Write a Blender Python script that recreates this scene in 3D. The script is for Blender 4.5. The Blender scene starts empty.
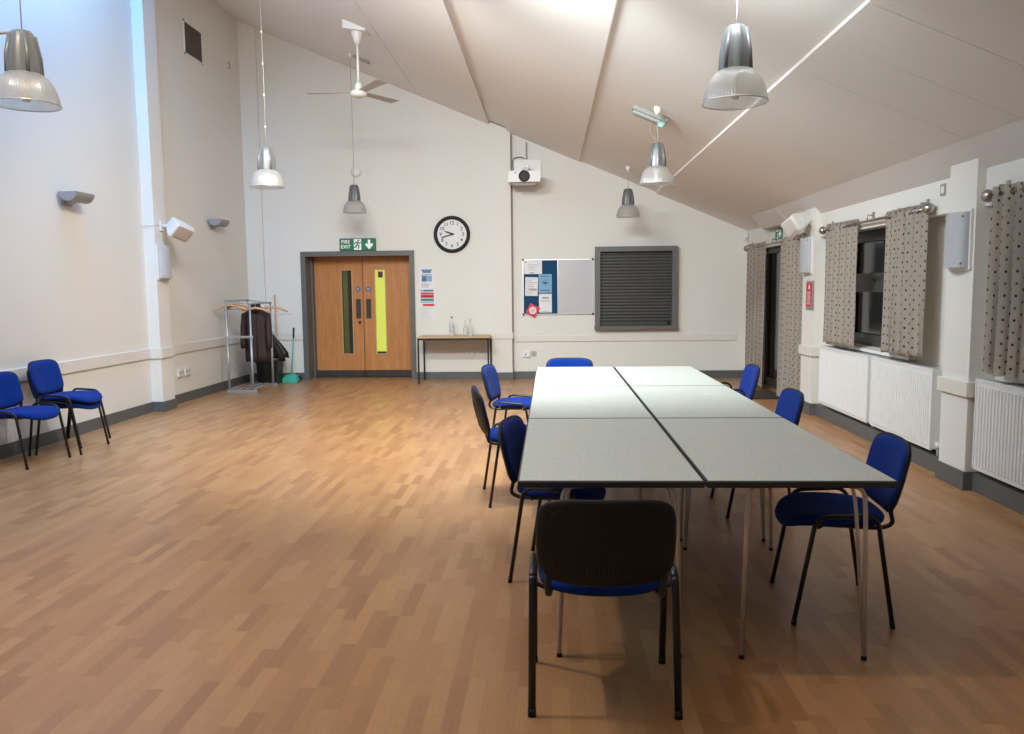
import bpy, bmesh, math, random
from math import pi, sin, cos, radians as R
from mathutils import Quaternion, Vector, Matrix, Euler
random.seed(7)
sc = bpy.context.scene
C = sc.collection

# ------------------------------------------------------------------ materials
def mat(name, col, rough=.6, metal=0, bump=0, bscale=200, var=0, vscale=3, spec=.5, sheen=0, coat=0, emit=None, estr=0, alpha=1, detail=3):
    m = bpy.data.materials.new(name); m.use_nodes = True
    n = m.node_tree.nodes; l = m.node_tree.links; b = n['Principled BSDF']
    b.inputs['Base Color'].default_value = (*col, 1); b.inputs['Roughness'].default_value = rough
    b.inputs['Metallic'].default_value = metal; b.inputs['Specular IOR Level'].default_value = spec
    if sheen: b.inputs['Sheen Weight'].default_value = sheen
    if coat: b.inputs['Coat Weight'].default_value = coat
    if emit: b.inputs['Emission Color'].default_value = (*emit, 1); b.inputs['Emission Strength'].default_value = estr
    b.inputs['Alpha'].default_value = alpha
    tc = n.new('ShaderNodeTexCoord')
    if var:
        t = n.new('ShaderNodeTexNoise'); t.inputs['Scale'].default_value = vscale; t.inputs['Detail'].default_value = detail
        l.new(tc.outputs['Object'], t.inputs['Vector'])
        mx = n.new('ShaderNodeMix'); mx.data_type = 'RGBA'
        mx.inputs[6].default_value = (*[c*(1-var) for c in col], 1); mx.inputs[7].default_value = (*[min(1, c*(1+var)) for c in col], 1)
        l.new(t.outputs['Fac'], mx.inputs[0]); l.new(mx.outputs[2], b.inputs['Base Color'])
    if bump:
        t = n.new('ShaderNodeTexNoise'); t.inputs['Scale'].default_value = bscale; t.inputs['Detail'].default_value = 2
        l.new(tc.outputs['Object'], t.inputs['Vector'])
        bp = n.new('ShaderNodeBump'); bp.inputs['Strength'].default_value = bump; bp.inputs['Distance'].default_value = .01
        l.new(t.outputs['Fac'], bp.inputs['Height']); l.new(bp.outputs['Normal'], b.inputs['Normal'])
    return m

M = {}
M['wall'] = mat('wall_paint', (.72, .705, .665), .75, bump=.12, bscale=35, var=.025, vscale=1.3)
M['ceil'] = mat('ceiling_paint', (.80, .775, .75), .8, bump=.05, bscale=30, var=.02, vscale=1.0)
M['trim'] = mat('dado_paint', (.70, .67, .62), .5, var=.02)
M['skirt'] = mat('skirting_grey', (.10, .105, .105), .45, var=.08)
M['frame'] = mat('frame_grey', (.115, .12, .118), .45, var=.05)
M['fabric'] = mat('blue_fabric', (.003, .028, .205), .9, bump=.3, bscale=600, var=.18, vscale=500, sheen=.05, spec=.1)
M['plastic'] = mat('black_plastic', (.006, .006, .007), .55, var=.1, bump=.04, bscale=400, spec=.35)
M['tube'] = mat('black_tube', (.009, .009, .011), .35, var=.1)
M['edge'] = mat('table_edge', (.025, .025, .024), .5, var=.1)
M['chrome'] = mat('steel_leg', (.62, .58, .54), .38, metal=.45, var=.05)
M['white'] = mat('white_plastic', (.74, .73, .71), .4, var=.02)
M['rad'] = mat('radiator_enamel', (.74, .74, .73), .35, var=.02)
M['radtop'] = mat('radiator_grille', (.35, .35, .35), .5, var=.1)
M['brush'] = mat('brushed_nickel', (.42, .39, .36), .3, metal=1, var=.1, vscale=60)
M['dkmetal'] = mat('lamp_housing', (.13, .135, .14), .38, metal=.15, var=.08, vscale=8)
M['greyp'] = mat('grey_lamp_body', (.30, .30, .31), .45, metal=.2, var=.05)
M['blackg'] = mat('dark_glass', (.006, .008, .009), .08, spec=.6, var=.1)
M['dark'] = mat('dark_recess', (.012, .012, .011), .7, var=.2)
M['winframe'] = mat('window_frame_dark', (.06, .063, .065), .4, var=.1)
M['sign_g'] = mat('sign_green', (.01, .17, .085), .4, var=.04)
M['sign_w'] = mat('sign_white', (.82, .84, .82), .4, var=.02, emit=(.8,.85,.8), estr=.08)
M['paper'] = mat('paper_white', (.74, .74, .76), .7, var=.02)
M['ink'] = mat('ink_grey', (.22, .22, .26), .7, var=.1)
M['inkb'] = mat('ink_black', (.02, .02, .02), .6, var=.1)
M['red'] = mat('print_red', (.60, .03, .05), .5, var=.05)
M['bluepr'] = mat('print_blue', (.05, .12, .32), .5, var=.05)
M['teal'] = mat('print_teal', (.05, .28, .30), .5, var=.05)
M['lblue'] = mat('print_light_blue', (.17, .37, .55), .55, var=.05)
M['navy'] = mat('pinboard_felt', (.004, .055, .135), .95, var=.15, vscale=300, bump=.2, bscale=500)
M['wboard'] = mat('whiteboard_face', (.52, .51, .54), .3, var=.02)
M['alu'] = mat('aluminium', (.55, .55, .55), .35, metal=.8, var=.05)
M['shut'] = mat('roller_shutter_grey', (.055, .055, .055), .45, metal=.3, var=.1)
M['beech'] = mat('beech_top', (.52, .36, .20), .45, var=.12, vscale=9)
M['woodh'] = mat('hanger_wood', (.62, .36, .19), .45, var=.12, vscale=20)
M['woodd'] = mat('dark_hanger_wood', (.10, .035, .02), .4, var=.12, vscale=20)
M['rack'] = mat('rack_silver', (.42, .44, .46), .35, metal=.5, var=.04)
M['coat'] = mat('brown_coat', (.035, .018, .016), .75, var=.25, vscale=6, bump=.4, bscale=25)
M['coat2'] = mat('black_coat', (.008, .008, .009), .5, var=.25, vscale=6, bump=.5, bscale=30)
M['bin'] = mat('black_bin', (.008, .008, .009), .45, var=.1)
M['mint'] = mat('mint_plastic', (.05, .50, .42), .4, var=.05)
M['fan'] = mat('fan_white', (.72, .70, .65), .4, var=.02)
M['fanb'] = mat('fan_blade', (.66, .60, .55), .45, var=.03)
M['kick'] = mat('kick_plate', (.05, .048, .045), .4, metal=.3, var=.08)
M['grille'] = mat('speaker_grille', (.42, .36, .32), .7, var=.06, bump=.3, bscale=500)
M['grille_w'] = mat('pale_speaker_grille', (.60, .58, .56), .6, var=.04, bump=.3, bscale=500)
M['diff'] = mat('opal_diffuser', (.44, .45, .48), .4, var=.03)
M['lgreen'] = mat('led_green', (.1, .9, .5), .4, emit=(.05, 1, .45), estr=9)
M['diff2'] = mat('emergency_base', (.28, .28, .26), .5, var=.03)
M['clear'] = mat('clear_emergency_cover', (.30, .35, .32), .25, var=.05)
M['matb'] = mat('entrance_mat_fibre', (.055, .035, .028), .95, var=.25, vscale=200, bump=.5, bscale=300)
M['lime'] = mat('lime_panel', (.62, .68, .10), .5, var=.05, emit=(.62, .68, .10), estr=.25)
M['olive'] = mat('olive_corridor_glass', (.10, .105, .035), .12, var=.3, vscale=4)
M['mauve'] = mat('vent_brown', (.10, .08, .068), .7, var=.1)
M['taupe'] = mat('taupe_finish', (.33, .29, .26), .6, var=.05)
M['inkp'] = mat('sticker_purple', (.08, .01, .05), .5, var=.1)
M['sockg'] = mat('steel_socket', (.45, .44, .42), .35, metal=.6, var=.05)
M['palecoat'] = mat('corridor_dark', (.02, .02, .015), .8, var=.1)

def wood_mat(name, a, b2, rough=.4):
    m = bpy.data.materials.new(name); m.use_nodes = True
    n = m.node_tree.nodes; l = m.node_tree.links; b = n['Principled BSDF']; b.inputs['Roughness'].default_value = rough
    tc = n.new('ShaderNodeTexCoord'); mp = n.new('ShaderNodeMapping'); mp.inputs['Scale'].default_value = (14, 14, .8)
    t = n.new('ShaderNodeTexNoise'); t.inputs['Scale'].default_value = 3; t.inputs['Detail'].default_value = 5; t.inputs['Distortion'].default_value = .6
    cr = n.new('ShaderNodeValToRGB'); cr.color_ramp.elements[0].color = (*a, 1); cr.color_ramp.elements[1].color = (*b2, 1)
    cr.color_ramp.elements[0].position = .3; cr.color_ramp.elements[1].position = .7
    l.new(tc.outputs['Object'], mp.inputs[0]); l.new(mp.outputs[0], t.inputs['Vector']); l.new(t.outputs['Fac'], cr.inputs[0]); l.new(cr.outputs[0], b.inputs['Base Color'])
    return m
M['door'] = wood_mat('door_veneer', (.44, .175, .052), (.56, .25, .085))

def floor_mat():
    m = bpy.data.materials.new('beech_strip_vinyl'); m.use_nodes = True
    n = m.node_tree.nodes; l = m.node_tree.links; b = n['Principled BSDF']
    def math_(op, a, bb=None, c=None):
        x = n.new('ShaderNodeMath'); x.operation = op
        for i, v in enumerate((a, bb, c)):
            if v is None: continue
            if isinstance(v, (int, float)): x.inputs[i].default_value = v
            else: l.new(v, x.inputs[i])
        return x.outputs[0]
    tc = n.new('ShaderNodeTexCoord'); sp = n.new('ShaderNodeSeparateXYZ'); l.new(tc.outputs['Object'], sp.inputs[0])
    X, Y = sp.outputs[0], sp.outputs[1]
    row = math_('FLOOR', math_('DIVIDE', X, .063))
    wn = n.new('ShaderNodeTexWhiteNoise'); wn.noise_dimensions = '1D'; l.new(row, wn.inputs['W'])
    ln = math_('ADD', math_('MULTIPLY', wn.outputs['Value'], .16), .30)
    yy = math_('ADD', math_('DIVIDE', Y, ln), math_('MULTIPLY', wn.outputs['Value'], 37.3))
    col = math_('FLOOR', yy)
    cv = n.new('ShaderNodeCombineXYZ'); l.new(row, cv.inputs[0]); l.new(col, cv.inputs[1])
    w2 = n.new('ShaderNodeTexWhiteNoise'); w2.noise_dimensions = '3D'; l.new(cv.outputs[0], w2.inputs['Vector'])
    cr = n.new('ShaderNodeValToRGB'); el = cr.color_ramp.elements
    el[0].color = (.335, .160, .066, 1); el[1].color = (.47, .256, .113, 1)
    e = el.new(.35); e.color = (.40, .200, .085, 1); e = el.new(.75); e.color = (.432, .226, .097, 1)
    l.new(w2.outputs['Value'], cr.inputs[0])
    # grain, shifted per strip
    mp = n.new('ShaderNodeMapping'); mp.inputs['Scale'].default_value = (38, 5, 1)
    va = n.new('ShaderNodeVectorMath'); va.operation = 'ADD'; sc_ = n.new('ShaderNodeVectorMath'); sc_.operation = 'SCALE'; sc_.inputs['Scale'].default_value = 40
    l.new(w2.outputs['Color'], sc_.inputs[0]); l.new(tc.outputs['Object'], mp.inputs[0]); l.new(mp.outputs[0], va.inputs[0]); l.new(sc_.outputs[0], va.inputs[1])
    g = n.new('ShaderNodeTexNoise'); g.inputs['Scale'].default_value = 1; g.inputs['Detail'].default_value = 3; g.inputs['Distortion'].default_value = 1.6
    l.new(va.outputs[0], g.inputs['Vector'])
    wv = math_('SINE', math_('MULTIPLY', g.outputs['Fac'], 42))
    fac = math_('ADD', math_('MULTIPLY', wv, .055), .98)
    fine = n.new('ShaderNodeTexNoise'); fine.inputs['Scale'].default_value = 90; l.new(tc.outputs['Object'], fine.inputs['Vector'])
    fac = math_('MULTIPLY', fac, math_('ADD', math_('MULTIPLY', fine.outputs['Fac'], .16), .92))
    vm = n.new('ShaderNodeVectorMath'); vm.operation = 'SCALE'; l.new(cr.outputs[0], vm.inputs[0]); l.new(fac, vm.inputs['Scale'])
    l.new(vm.outputs[0], b.inputs['Base Color'])
    wr = n.new('ShaderNodeTexNoise'); wr.inputs['Scale'].default_value = .8; l.new(tc.outputs['Object'], wr.inputs['Vector'])
    l.new(math_('ADD', math_('MULTIPLY', wr.outputs['Fac'], .14), .27), b.inputs['Roughness'])
    b.inputs['Specular IOR Level'].default_value = .45
    bp = n.new('ShaderNodeBump'); bp.inputs['Strength'].default_value = .06; bp.inputs['Distance'].default_value = .004
    l.new(fine.outputs['Fac'], bp.inputs['Height']); l.new(bp.outputs[0], b.inputs['Normal'])
    return m
M['floor'] = floor_mat()

def speckle_mat():
    m = bpy.data.materials.new('speckled_laminate'); m.use_nodes = True
    n = m.node_tree.nodes; l = m.node_tree.links; b = n['Principled BSDF']; b.inputs['Roughness'].default_value = .42
    tc = n.new('ShaderNodeTexCoord'); t = n.new('ShaderNodeTexNoise'); t.inputs['Scale'].default_value = 160; t.inputs['Detail'].default_value = 4
    cr = n.new('ShaderNodeValToRGB'); cr.color_ramp.elements[0].color = (.46, .50, .46, 1); cr.color_ramp.elements[1].color = (.61, .65, .605, 1)
    cr.color_ramp.elements[0].position = .35; cr.color_ramp.elements[1].position = .65
    l.new(tc.outputs['Object'], t.inputs['Vector']); l.new(t.outputs['Fac'], cr.inputs[0]); l.new(cr.outputs[0], b.inputs['Base Color'])
    return m
M['lam'] = speckle_mat()

def curtain_mat():
    m = bpy.data.materials.new('dotted_curtain'); m.use_nodes = True
    n = m.node_tree.nodes; l = m.node_tree.links; b = n['Principled BSDF']; b.inputs['Roughness'].default_value = .85; b.inputs['Specular IOR Level'].default_value = .2
    def mt(op, a, bb=None):
        x = n.new('ShaderNodeMath'); x.operation = op
        for i, v in enumerate((a, bb)):
            if v is None: continue
            if isinstance(v, (int, float)): x.inputs[i].default_value = v
            else: l.new(v, x.inputs[i])
        return x.outputs[0]
    tc = n.new('ShaderNodeTexCoord'); sp = n.new('ShaderNodeSeparateXYZ'); l.new(tc.outputs['UV'], sp.inputs[0])
    cu, cvv = .042, .078
    u = mt('DIVIDE', sp.outputs[0], cu); ci = mt('FLOOR', u)
    par = mt('MODULO', mt('ABSOLUTE', ci), 2)
    v = mt('ADD', mt('DIVIDE', sp.outputs[1], cvv), mt('MULTIPLY', par, .5))
    fu = mt('MULTIPLY', mt('SUBTRACT', mt('FRACT', u), .5), cu); fv = mt('MULTIPLY', mt('SUBTRACT', mt('FRACT', v), .5), cvv)
    d = mt('SQRT', mt('ADD', mt('MULTIPLY', fu, fu), mt('MULTIPLY', mt('MULTIPLY', fv, fv), .55)))
    dot = mt('LESS_THAN', d, .0072)
    vi = mt('MODULO', mt('ABSOLUTE', mt('FLOOR', v)), 2)
    cmix = n.new('ShaderNodeMix'); cmix.data_type = 'RGBA'; cmix.inputs[6].default_value = (.055, .045, .045, 1); cmix.inputs[7].default_value = (.16, .12, .095, 1)
    l.new(vi, cmix.inputs[0])
    base = n.new('ShaderNodeTexNoise'); base.inputs['Scale'].default_value = 250; l.new(tc.outputs['UV'], base.inputs['Vector'])
    bm_ = n.new('ShaderNodeMix'); bm_.data_type = 'RGBA'; bm_.inputs[6].default_value = (.52, .465, .40, 1); bm_.inputs[7].default_value = (.63, .565, .485, 1)
    l.new(base.outputs['Fac'], bm_.inputs[0])
    mx = n.new('ShaderNodeMix'); mx.data_type = 'RGBA'; l.new(dot, mx.inputs[0]); l.new(bm_.outputs[2], mx.inputs[6]); l.new(cmix.outputs[2], mx.inputs[7])
    l.new(mx.outputs[2], b.inputs['Base Color'])
    return m
M['curtain'] = curtain_mat()

def shade_mat():
    m = bpy.data.materials.new('prismatic_acrylic'); m.use_nodes = True
    n = m.node_tree.nodes; l = m.node_tree.links; n.remove(n['Principled BSDF']); out = n['Material Output']
    tr = n.new('ShaderNodeBsdfTransparent'); tr.inputs[0].default_value = (.93, .93, .92, 1)
    pb = n.new('ShaderNodeBsdfPrincipled'); pb.inputs['Base Color'].default_value = (.62, .62, .61, 1); pb.inputs['Roughness'].default_value = .22
    pb.inputs['Metallic'].default_value = .25
    tl = n.new('ShaderNodeBsdfTranslucent'); tl.inputs[0].default_value = (.75, .75, .74, 1)
    tc = n.new('ShaderNodeTexCoord'); sp = n.new('ShaderNodeSeparateXYZ'); l.new(tc.outputs['Object'], sp.inputs[0])
    at = n.new('ShaderNodeMath'); at.operation = 'ARCTAN2'; l.new(sp.outputs[1], at.inputs[0]); l.new(sp.outputs[0], at.inputs[1])
    ml = n.new('ShaderNodeMath'); ml.operation = 'MULTIPLY'; ml.inputs[1].default_value = 70; l.new(at.outputs[0], ml.inputs[0])
    sn = n.new('ShaderNodeMath'); sn.operation = 'SINE'; l.new(ml.outputs[0], sn.inputs[0])
    bp = n.new('ShaderNodeBump'); bp.inputs['Strength'].default_value = .5; bp.inputs['Distance'].default_value = .003; l.new(sn.outputs[0], bp.inputs['Height']); l.new(bp.outputs[0], pb.inputs['Normal'])
    m1 = n.new('ShaderNodeMixShader'); m1.inputs[0].default_value = .5; l.new(pb.outputs[0], m1.inputs[1]); l.new(tl.outputs[0], m1.inputs[2])
    m2 = n.new('ShaderNodeMixShader'); m2.inputs[0].default_value = .68; l.new(tr.outputs[0], m2.inputs[1]); l.new(m1.outputs[0], m2.inputs[2])
    l.new(m2.outputs[0], out.inputs[0]); return m
M['shade'] = shade_mat()

def glass_mat(name, col, a):
    m = bpy.data.materials.new(name); m.use_nodes = True
    n = m.node_tree.nodes; l = m.node_tree.links; b = n['Principled BSDF']
    b.inputs['Base Color'].default_value = (*col, 1); b.inputs['Roughness'].default_value = .06; b.inputs['Alpha'].default_value = a
    lw = n.new('ShaderNodeLayerWeight'); lw.inputs[0].default_value = .45
    mr = n.new('ShaderNodeMapRange'); mr.inputs[3].default_value = a; mr.inputs[4].default_value = .95; l.new(lw.outputs['Facing'], mr.inputs[0]); l.new(mr.outputs[0], b.inputs['Alpha'])
    return m
M['bottle'] = glass_mat('clear_bottle', (.62, .68, .66), .22)
M['bottle2'] = glass_mat('clear_water_bottle', (.72, .74, .78), .35)

# ------------------------------------------------------------------ mesh helpers
def link(o, parent=None):
    C.objects.link(o)
    if parent is not None: o.parent = parent
    return o
def obj(name, bm, m, parent=None, smooth=None, loc=None, rot=None):
    bmesh.ops.recalc_face_normals(bm, faces=bm.faces)
    me = bpy.data.meshes.new(name); bm.to_mesh(me); bm.free()
    for mm in (m if isinstance(m, (list, tuple)) else [m]): me.materials.append(mm)
    if smooth: 
        me.shade_smooth() if hasattr(me, 'shade_smooth') else None
        try: me.set_sharp_from_angle(angle=R(smooth))
        except Exception: pass
    o = bpy.data.objects.new(name, me)
    if loc is not None: o.location = loc
    if rot is not None: o.rotation_euler = rot
    return link(o, parent)
def tag(o, label=None, cat=None, group=None, kind=None):
    if label: o['label'] = label
    if cat: o['category'] = cat
    if group: o['group'] = group
    if kind: o['kind'] = kind
    return o
def thing(name, label, cat, loc=(0, 0, 0), rz=0, group=None, rot=None):
    o = bpy.data.objects.new(name, None); o.empty_display_size = .05; o.location = loc
    o.rotation_euler = rot if rot else (0, 0, rz); C.objects.link(o); return tag(o, label, cat, group)
def struct(name, bm, m, label, smooth=None): return tag(obj(name, bm, m, None, smooth), label, name.split('_')[0], kind='structure')
def NB(): return bmesh.new()
def box(bm, a, b, mi=0, bev=0):
    x0, y0, z0 = a; x1, y1, z1 = b
    vs = [bm.verts.new(p) for p in ((x0,y0,z0),(x1,y0,z0),(x1,y1,z0),(x0,y1,z0),(x0,y0,z1),(x1,y0,z1),(x1,y1,z1),(x0,y1,z1))]
    fs = [bm.faces.new([vs[i] for i in q]) for q in ((0,3,2,1),(4,5,6,7),(0,1,5,4),(1,2,6,5),(2,3,7,6),(3,0,4,7))]
    for f in fs: f.material_index = mi
    if bev:
        r = bmesh.ops.bevel(bm, geom=list({e for f in fs for e in f.edges}), offset=bev, segments=2, affect='EDGES', profile=.5)
        for f in r['faces']: f.material_index = mi
    return bm
def B(a, b, bev=0): return box(NB(), a, b, 0, bev)
def prism(bm, poly, axis, a, b, mi=0):
    """poly: list of 2D points; axis 'x','y','z' extruded a..b. xy-order: y->(x,z), x->(y,z), z->(x,y)"""
    def P(p, t): return (p[0], t, p[1]) if axis == 'y' else ((t, p[0], p[1]) if axis == 'x' else (p[0], p[1], t))
    v0 = [bm.verts.new(P(p, a)) for p in poly]; v1 = [bm.verts.new(P(p, b)) for p in poly]; n = len(poly)
    fs = [bm.faces.new(v0), bm.faces.new(v1[::-1])] + [bm.faces.new((v0[i], v0[(i+1) % n], v1[(i+1) % n], v1[i])) for i in range(n)]
    for f in fs: f.material_index = mi
    return bm
def tube(bm, pts, r, seg=10, mi=0, sx=1, closed=False):
    """tube through pts; r radius or list; sx stretch along local x (world X-ish)"""
    pts = [Vector(p) for p in pts]; n = len(pts); rings = []
    up = None
    for i, p in enumerate(pts):
        if closed: t = (pts[(i+1) % n]-pts[i-1]).normalized()
        else: t = (pts[min(i+1, n-1)]-pts[max(i-1, 0)]).normalized()
        if up is None:
            up = Vector((1, 0, 0)) if abs(t.x) < .9 else Vector((0, 1, 0))
        a = (up - t*up.dot(t)).normalized(); b = t.cross(a); up = a
        rr = r[i] if isinstance(r, (list, tuple)) else r
        rings.append([bm.verts.new(p + a*cos(2*pi*k/seg)*rr*sx + b*sin(2*pi*k/seg)*rr) for k in range(seg)])
    m = n if closed else n-1
    for i in range(m):
        A, Bb = rings[i], rings[(i+1) % n]
        for k in range(seg):
            f = bm.faces.new((A[k], A[(k+1) % seg], Bb[(k+1) % seg], Bb[k])); f.material_index = mi; f.smooth = True
    if not closed:
        for q in (rings[0][::-1], rings[-1]): f = bm.faces.new(q); f.material_index = mi
    return bm
def arc(pts, rad=.05, k=5):
    """round the corners of a polyline"""
    pts = [Vector(p) for p in pts]; out = [pts[0]]
    for i in range(1, len(pts)-1):
        a, b, c = pts[i-1], pts[i], pts[i+1]
        d1 = (a-b); d2 = (c-b); q = min(rad, d1.length*.48, d2.length*.48)
        p0 = b+d1.normalized()*q; p2 = b+d2.normalized()*q
        for j in range(k+1):
            t = j/k; out.append(p0*(1-t)**2 + b*2*t*(1-t) + p2*t*t)
    out.append(pts[-1]); return out
def lathe(bm, prof, seg=32, mi=0, c=(0, 0, 0), cap=True, flute=0, nfl=0, axis='z'):
    rings = []
    for r, z in prof:
        ring = []
        for k in range(seg):
            a = 2*pi*k/seg; rr = r*(1+(flute*cos(nfl*a) if flute else 0))
            p = (rr*cos(a), rr*sin(a), z)
            if axis == 'y': p = (p[0], p[2], p[1])
            if axis == 'x': p = (p[2], p[0], p[1])
            ring.append(bm.verts.new((p[0]+c[0], p[1]+c[1], p[2]+c[2])))
        rings.append(ring)
    for A, Bb in zip(rings, rings[1:]):
        for k in range(seg):
            f = bm.faces.new((A[k], A[(k+1) % seg], Bb[(k+1) % seg], Bb[k])); f.material_index = mi; f.smooth = True
    if cap:
        for q in (rings[0][::-1], rings[-1]): f = bm.faces.new(q); f.material_index = mi
    return bm
def pad(bm, w, d, t, n=3.2, fn=None, seg=48, taper=None):
    """cushion: superellipse outline in xy, thickness t, domed; fn maps (x,y,z)->point"""
    prof = [(0.0, t), (.35, t), (.7, t*.97), (.88, t*.88), (.97, t*.62), (1, t*.3), (.985, 0), (.9, 0), (.5, 0), (0, 0)]
    rings = []
    for r, z in prof:
        if r == 0: p = (0, 0, z); rings.append([bm.verts.new(fn(*p) if fn else p)]); continue
        ring = []
        for k in range(seg):
            a = 2*pi*k/seg; ca, sa = cos(a), sin(a)
            x = abs(ca)**(2/n)*(1 if ca >= 0 else -1)*w/2*r; y = abs(sa)**(2/n)*(1 if sa >= 0 else -1)*d/2*r
            if taper: x *= taper(y/(d/2))
            ring.append(bm.verts.new(fn(x, y, z) if fn else (x, y, z)))
        rings.append(ring)
    for A, Bb in zip(rings, rings[1:]):
        if len(A) == 1:
            for k in range(seg): bm.faces.new((A[0], Bb[k], Bb[(k+1) % seg]))
        elif len(Bb) == 1:
            for k in range(seg): bm.faces.new((A[k], Bb[0], A[(k+1) % seg]))
        else:
            for k in range(seg): bm.faces.new((A[k], Bb[k], Bb[(k+1) % seg], A[(k+1) % seg]))
    for f in bm.faces: f.smooth = True
    return bm
def copy_tree(o, parent=None):
    c = o.copy(); C.objects.link(c)
    if parent is not None: c.parent = parent
    for ch in list(o.children): copy_tree(ch, c)
    return c
def text(name, s, size, m, parent, loc, rot=(pi/2, 0, 0), bold=0):
    cu = bpy.data.curves.new(name, 'FONT'); cu.body = s; cu.size = size; cu.align_x = 'CENTER'; cu.align_y = 'CENTER'; cu.extrude = .0008; cu.offset = bold
    t = bpy.data.objects.new(name, cu); C.objects.link(t)
    me = bpy.data.meshes.new_from_object(t.evaluated_get(bpy.context.evaluated_depsgraph_get()))
    bpy.data.objects.remove(t); me.materials.clear(); me.materials.append(m)
    o = bpy.data.objects.new(name, me); o.location = loc; o.rotation_euler = rot; return link(o, parent)

# ------------------------------------------------------------------ room dimensions
XL, XR, YB, YF = -4.94, 3.15, 13.06, -3.6
def cz(x): return 3.676 - .4223*x

# floor
bm = NB(); box(bm, (XL-.2, YF-.2, -.1), (XR+.3, YB+.6, 0)); struct('floor', bm, M['floor'], 'beech strip pattern vinyl floor')

# left wall with pilaster
bm = NB(); box(bm, (XL-.2, YF, 0), (XL, YB, 7.0))
struct('wall_left', bm, M['wall'], 'tall off white left wall')
bm = NB(); prism(bm, [(XL, 0), (-4.80, 0), (-4.80, cz(-4.8)), (XL, cz(XL))], 'y', 9.66, 9.97); tag(obj('trim_1', bm, M['wall']), 'painted pilaster on the left wall behind the white loudspeaker', 'trim', kind='structure')
bm = NB(); prism(bm, [(XL, 0), (-4.665, 0), (-4.665, cz(-4.665)), (XL, cz(XL))], 'y', 13.01, YB); tag(obj('trim_2', bm, M['wall']), 'painted boxing in the back left corner', 'trim', kind='structure')

# back wall with door opening
DX0, DX1, DZ = -4.0, -2.25, 2.05
bm = NB()
prism(bm, [(XL-.2, 0), (DX0, 0), (DX0, DZ), (DX1, DZ), (DX1, 0), (XR+.2, 0), (XR+.2, 2.5), (XL-.2, 6.2)], 'y', YB, YB+.25)
struct('wall_back', bm, M['wall'], 'off white back wall sloping down to the right')
bm = NB(); box(bm, (DX0, YB+.25, 0), (DX0-.05, YB+.6, 2.4)); box(bm, (DX1, YB+.25, 0), (DX1+.05, YB+.6, 2.4)); box(bm, (DX0, YB+.25, DZ), (DX1, YB+.6, DZ+.1))
tag(obj('trim_3', bm, M['frame']), 'grey reveal lining of the double door', 'trim', kind='structure')
bm = NB(); prism(bm, [(-.935, 0), (-.61, 0), (-.61, cz(-.61)+.03), (-.935, cz(-.935)+.03)], 'y', 12.93, YB); tag(obj('trim_4', bm, M['wall']), 'painted pilaster on the back wall beside the projector', 'trim', kind='structure')

# front wall behind camera
bm = NB(); prism(bm, [(XL-.2, 0), (XR+.2, 0), (XR+.2, 2.2), (XL-.2, 5.95)], 'y', YF-.2, YF); struct('wall_front', bm, M['wall'], 'off white front wall')

# right wall : openings: door bay (9.75..12.3), window 2 (6.75..8.95), window 3 (3.2..5.45)
WZ0, WZ1 = .86, 2.03
bm = NB(); T = .28
def wseg(y0, y1, z0, z1): box(bm, (XR, y0, z0), (XR+T, y1, z1))
ZT_ = 2.6
wseg(YF, 3.2, 0, ZT_); wseg(3.2, 5.45, 0, WZ0); wseg(3.2, 5.45, WZ1, ZT_); wseg(5.45, 7.15, 0, ZT_)
wseg(7.15, 8.95, 0, WZ0); wseg(7.15, 8.95, WZ1, ZT_); wseg(8.95, 9.75, 0, ZT_); wseg(9.75, 12.3, 2.03, ZT_); wseg(12.3, YB+.1, 0, ZT_)
struct('wall_right', bm, M['wall'], 'off white right wall with windows and curtained door')
# lintel bands
bm = NB(); box(bm, (3.03, 6.195, 2.015), (XR, 9.23, 2.4)); tag(obj('trim_5', bm, M['wall']), 'white boxed lintel above the far window', 'trim', kind='structure')
bm = NB(); box(bm, (3.03, 1.5, 2.015), (XR, 5.81, 2.4)); tag(obj('trim_6', bm, M['wall']), 'white boxed lintel above the near window', 'trim', kind='structure')
bm = NB(); box(bm, (2.97, 5.81, 0), (XR, 6.195, 2.45)); tag(obj('trim_7', bm, M['wall']), 'near painted pilaster on the right wall', 'trim', kind='structure')
bm = NB(); box(bm, (2.97, 9.23, 0), (XR, 9.62, 2.45)); tag(obj('trim_8', bm, M['wall']), 'far painted pilaster on the right wall', 'trim', kind='structure')

# ceiling boards
def slab(bm, x0, x1, y0, y1, up=0, th=.12):
    prism(bm, [(x0, cz(x0)+up), (x1, cz(x1)+up), (x1, cz(x1)+up+th), (x0, cz(x0)+up+th)], 'y', y0, y1)
bm = NB()
SX0, SX1, SY0, SY1 = XL, -4.0, 3.2, 9.1
slab(bm, XL-.2, -2.06, YF-.2, SY0); slab(bm, SX1, -2.06, SY0, SY1); slab(bm, XL-.2, -2.06, SY1, YB+.2)
slab(bm, -2.054, -.95, YF-.2, YB+.2)
slab(bm, -2.1, -.6, YF-.2, YB+.2, up=.045)
slab(bm, -.67, .48, YF-.2, YB+.2)
slab(bm, .45, 1.75, YF-.2, YB+.2, up=.022)
ys = [YF-.2, -2.4, -1.78, -1.16, -.54, .08, .70, 1.32, 1.94, 2.56, 3.20, 3.84, 4.485, 5.115, 5.77, 6.42, 13.26]
for a, b in zip(ys, ys[1:]): slab(bm, 1.69, 2.86, a+.003, b-.003)
slab(bm, 1.66, 3.5, YF-.2, YB+.2, up=.05)
slab(bm, 2.86, 3.5, 11.7, YB+.2)
struct('ceiling', bm, M['ceil'], 'sloping plasterboard ceiling in stepped panels')
bm = NB(); prism(bm, [(2.86, cz(2.86)+.004), (3.03, 2.275), (3.2, 2.26), (3.2, 2.6), (2.86, 2.6)], 'y', YF-.2, 11.7)
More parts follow.
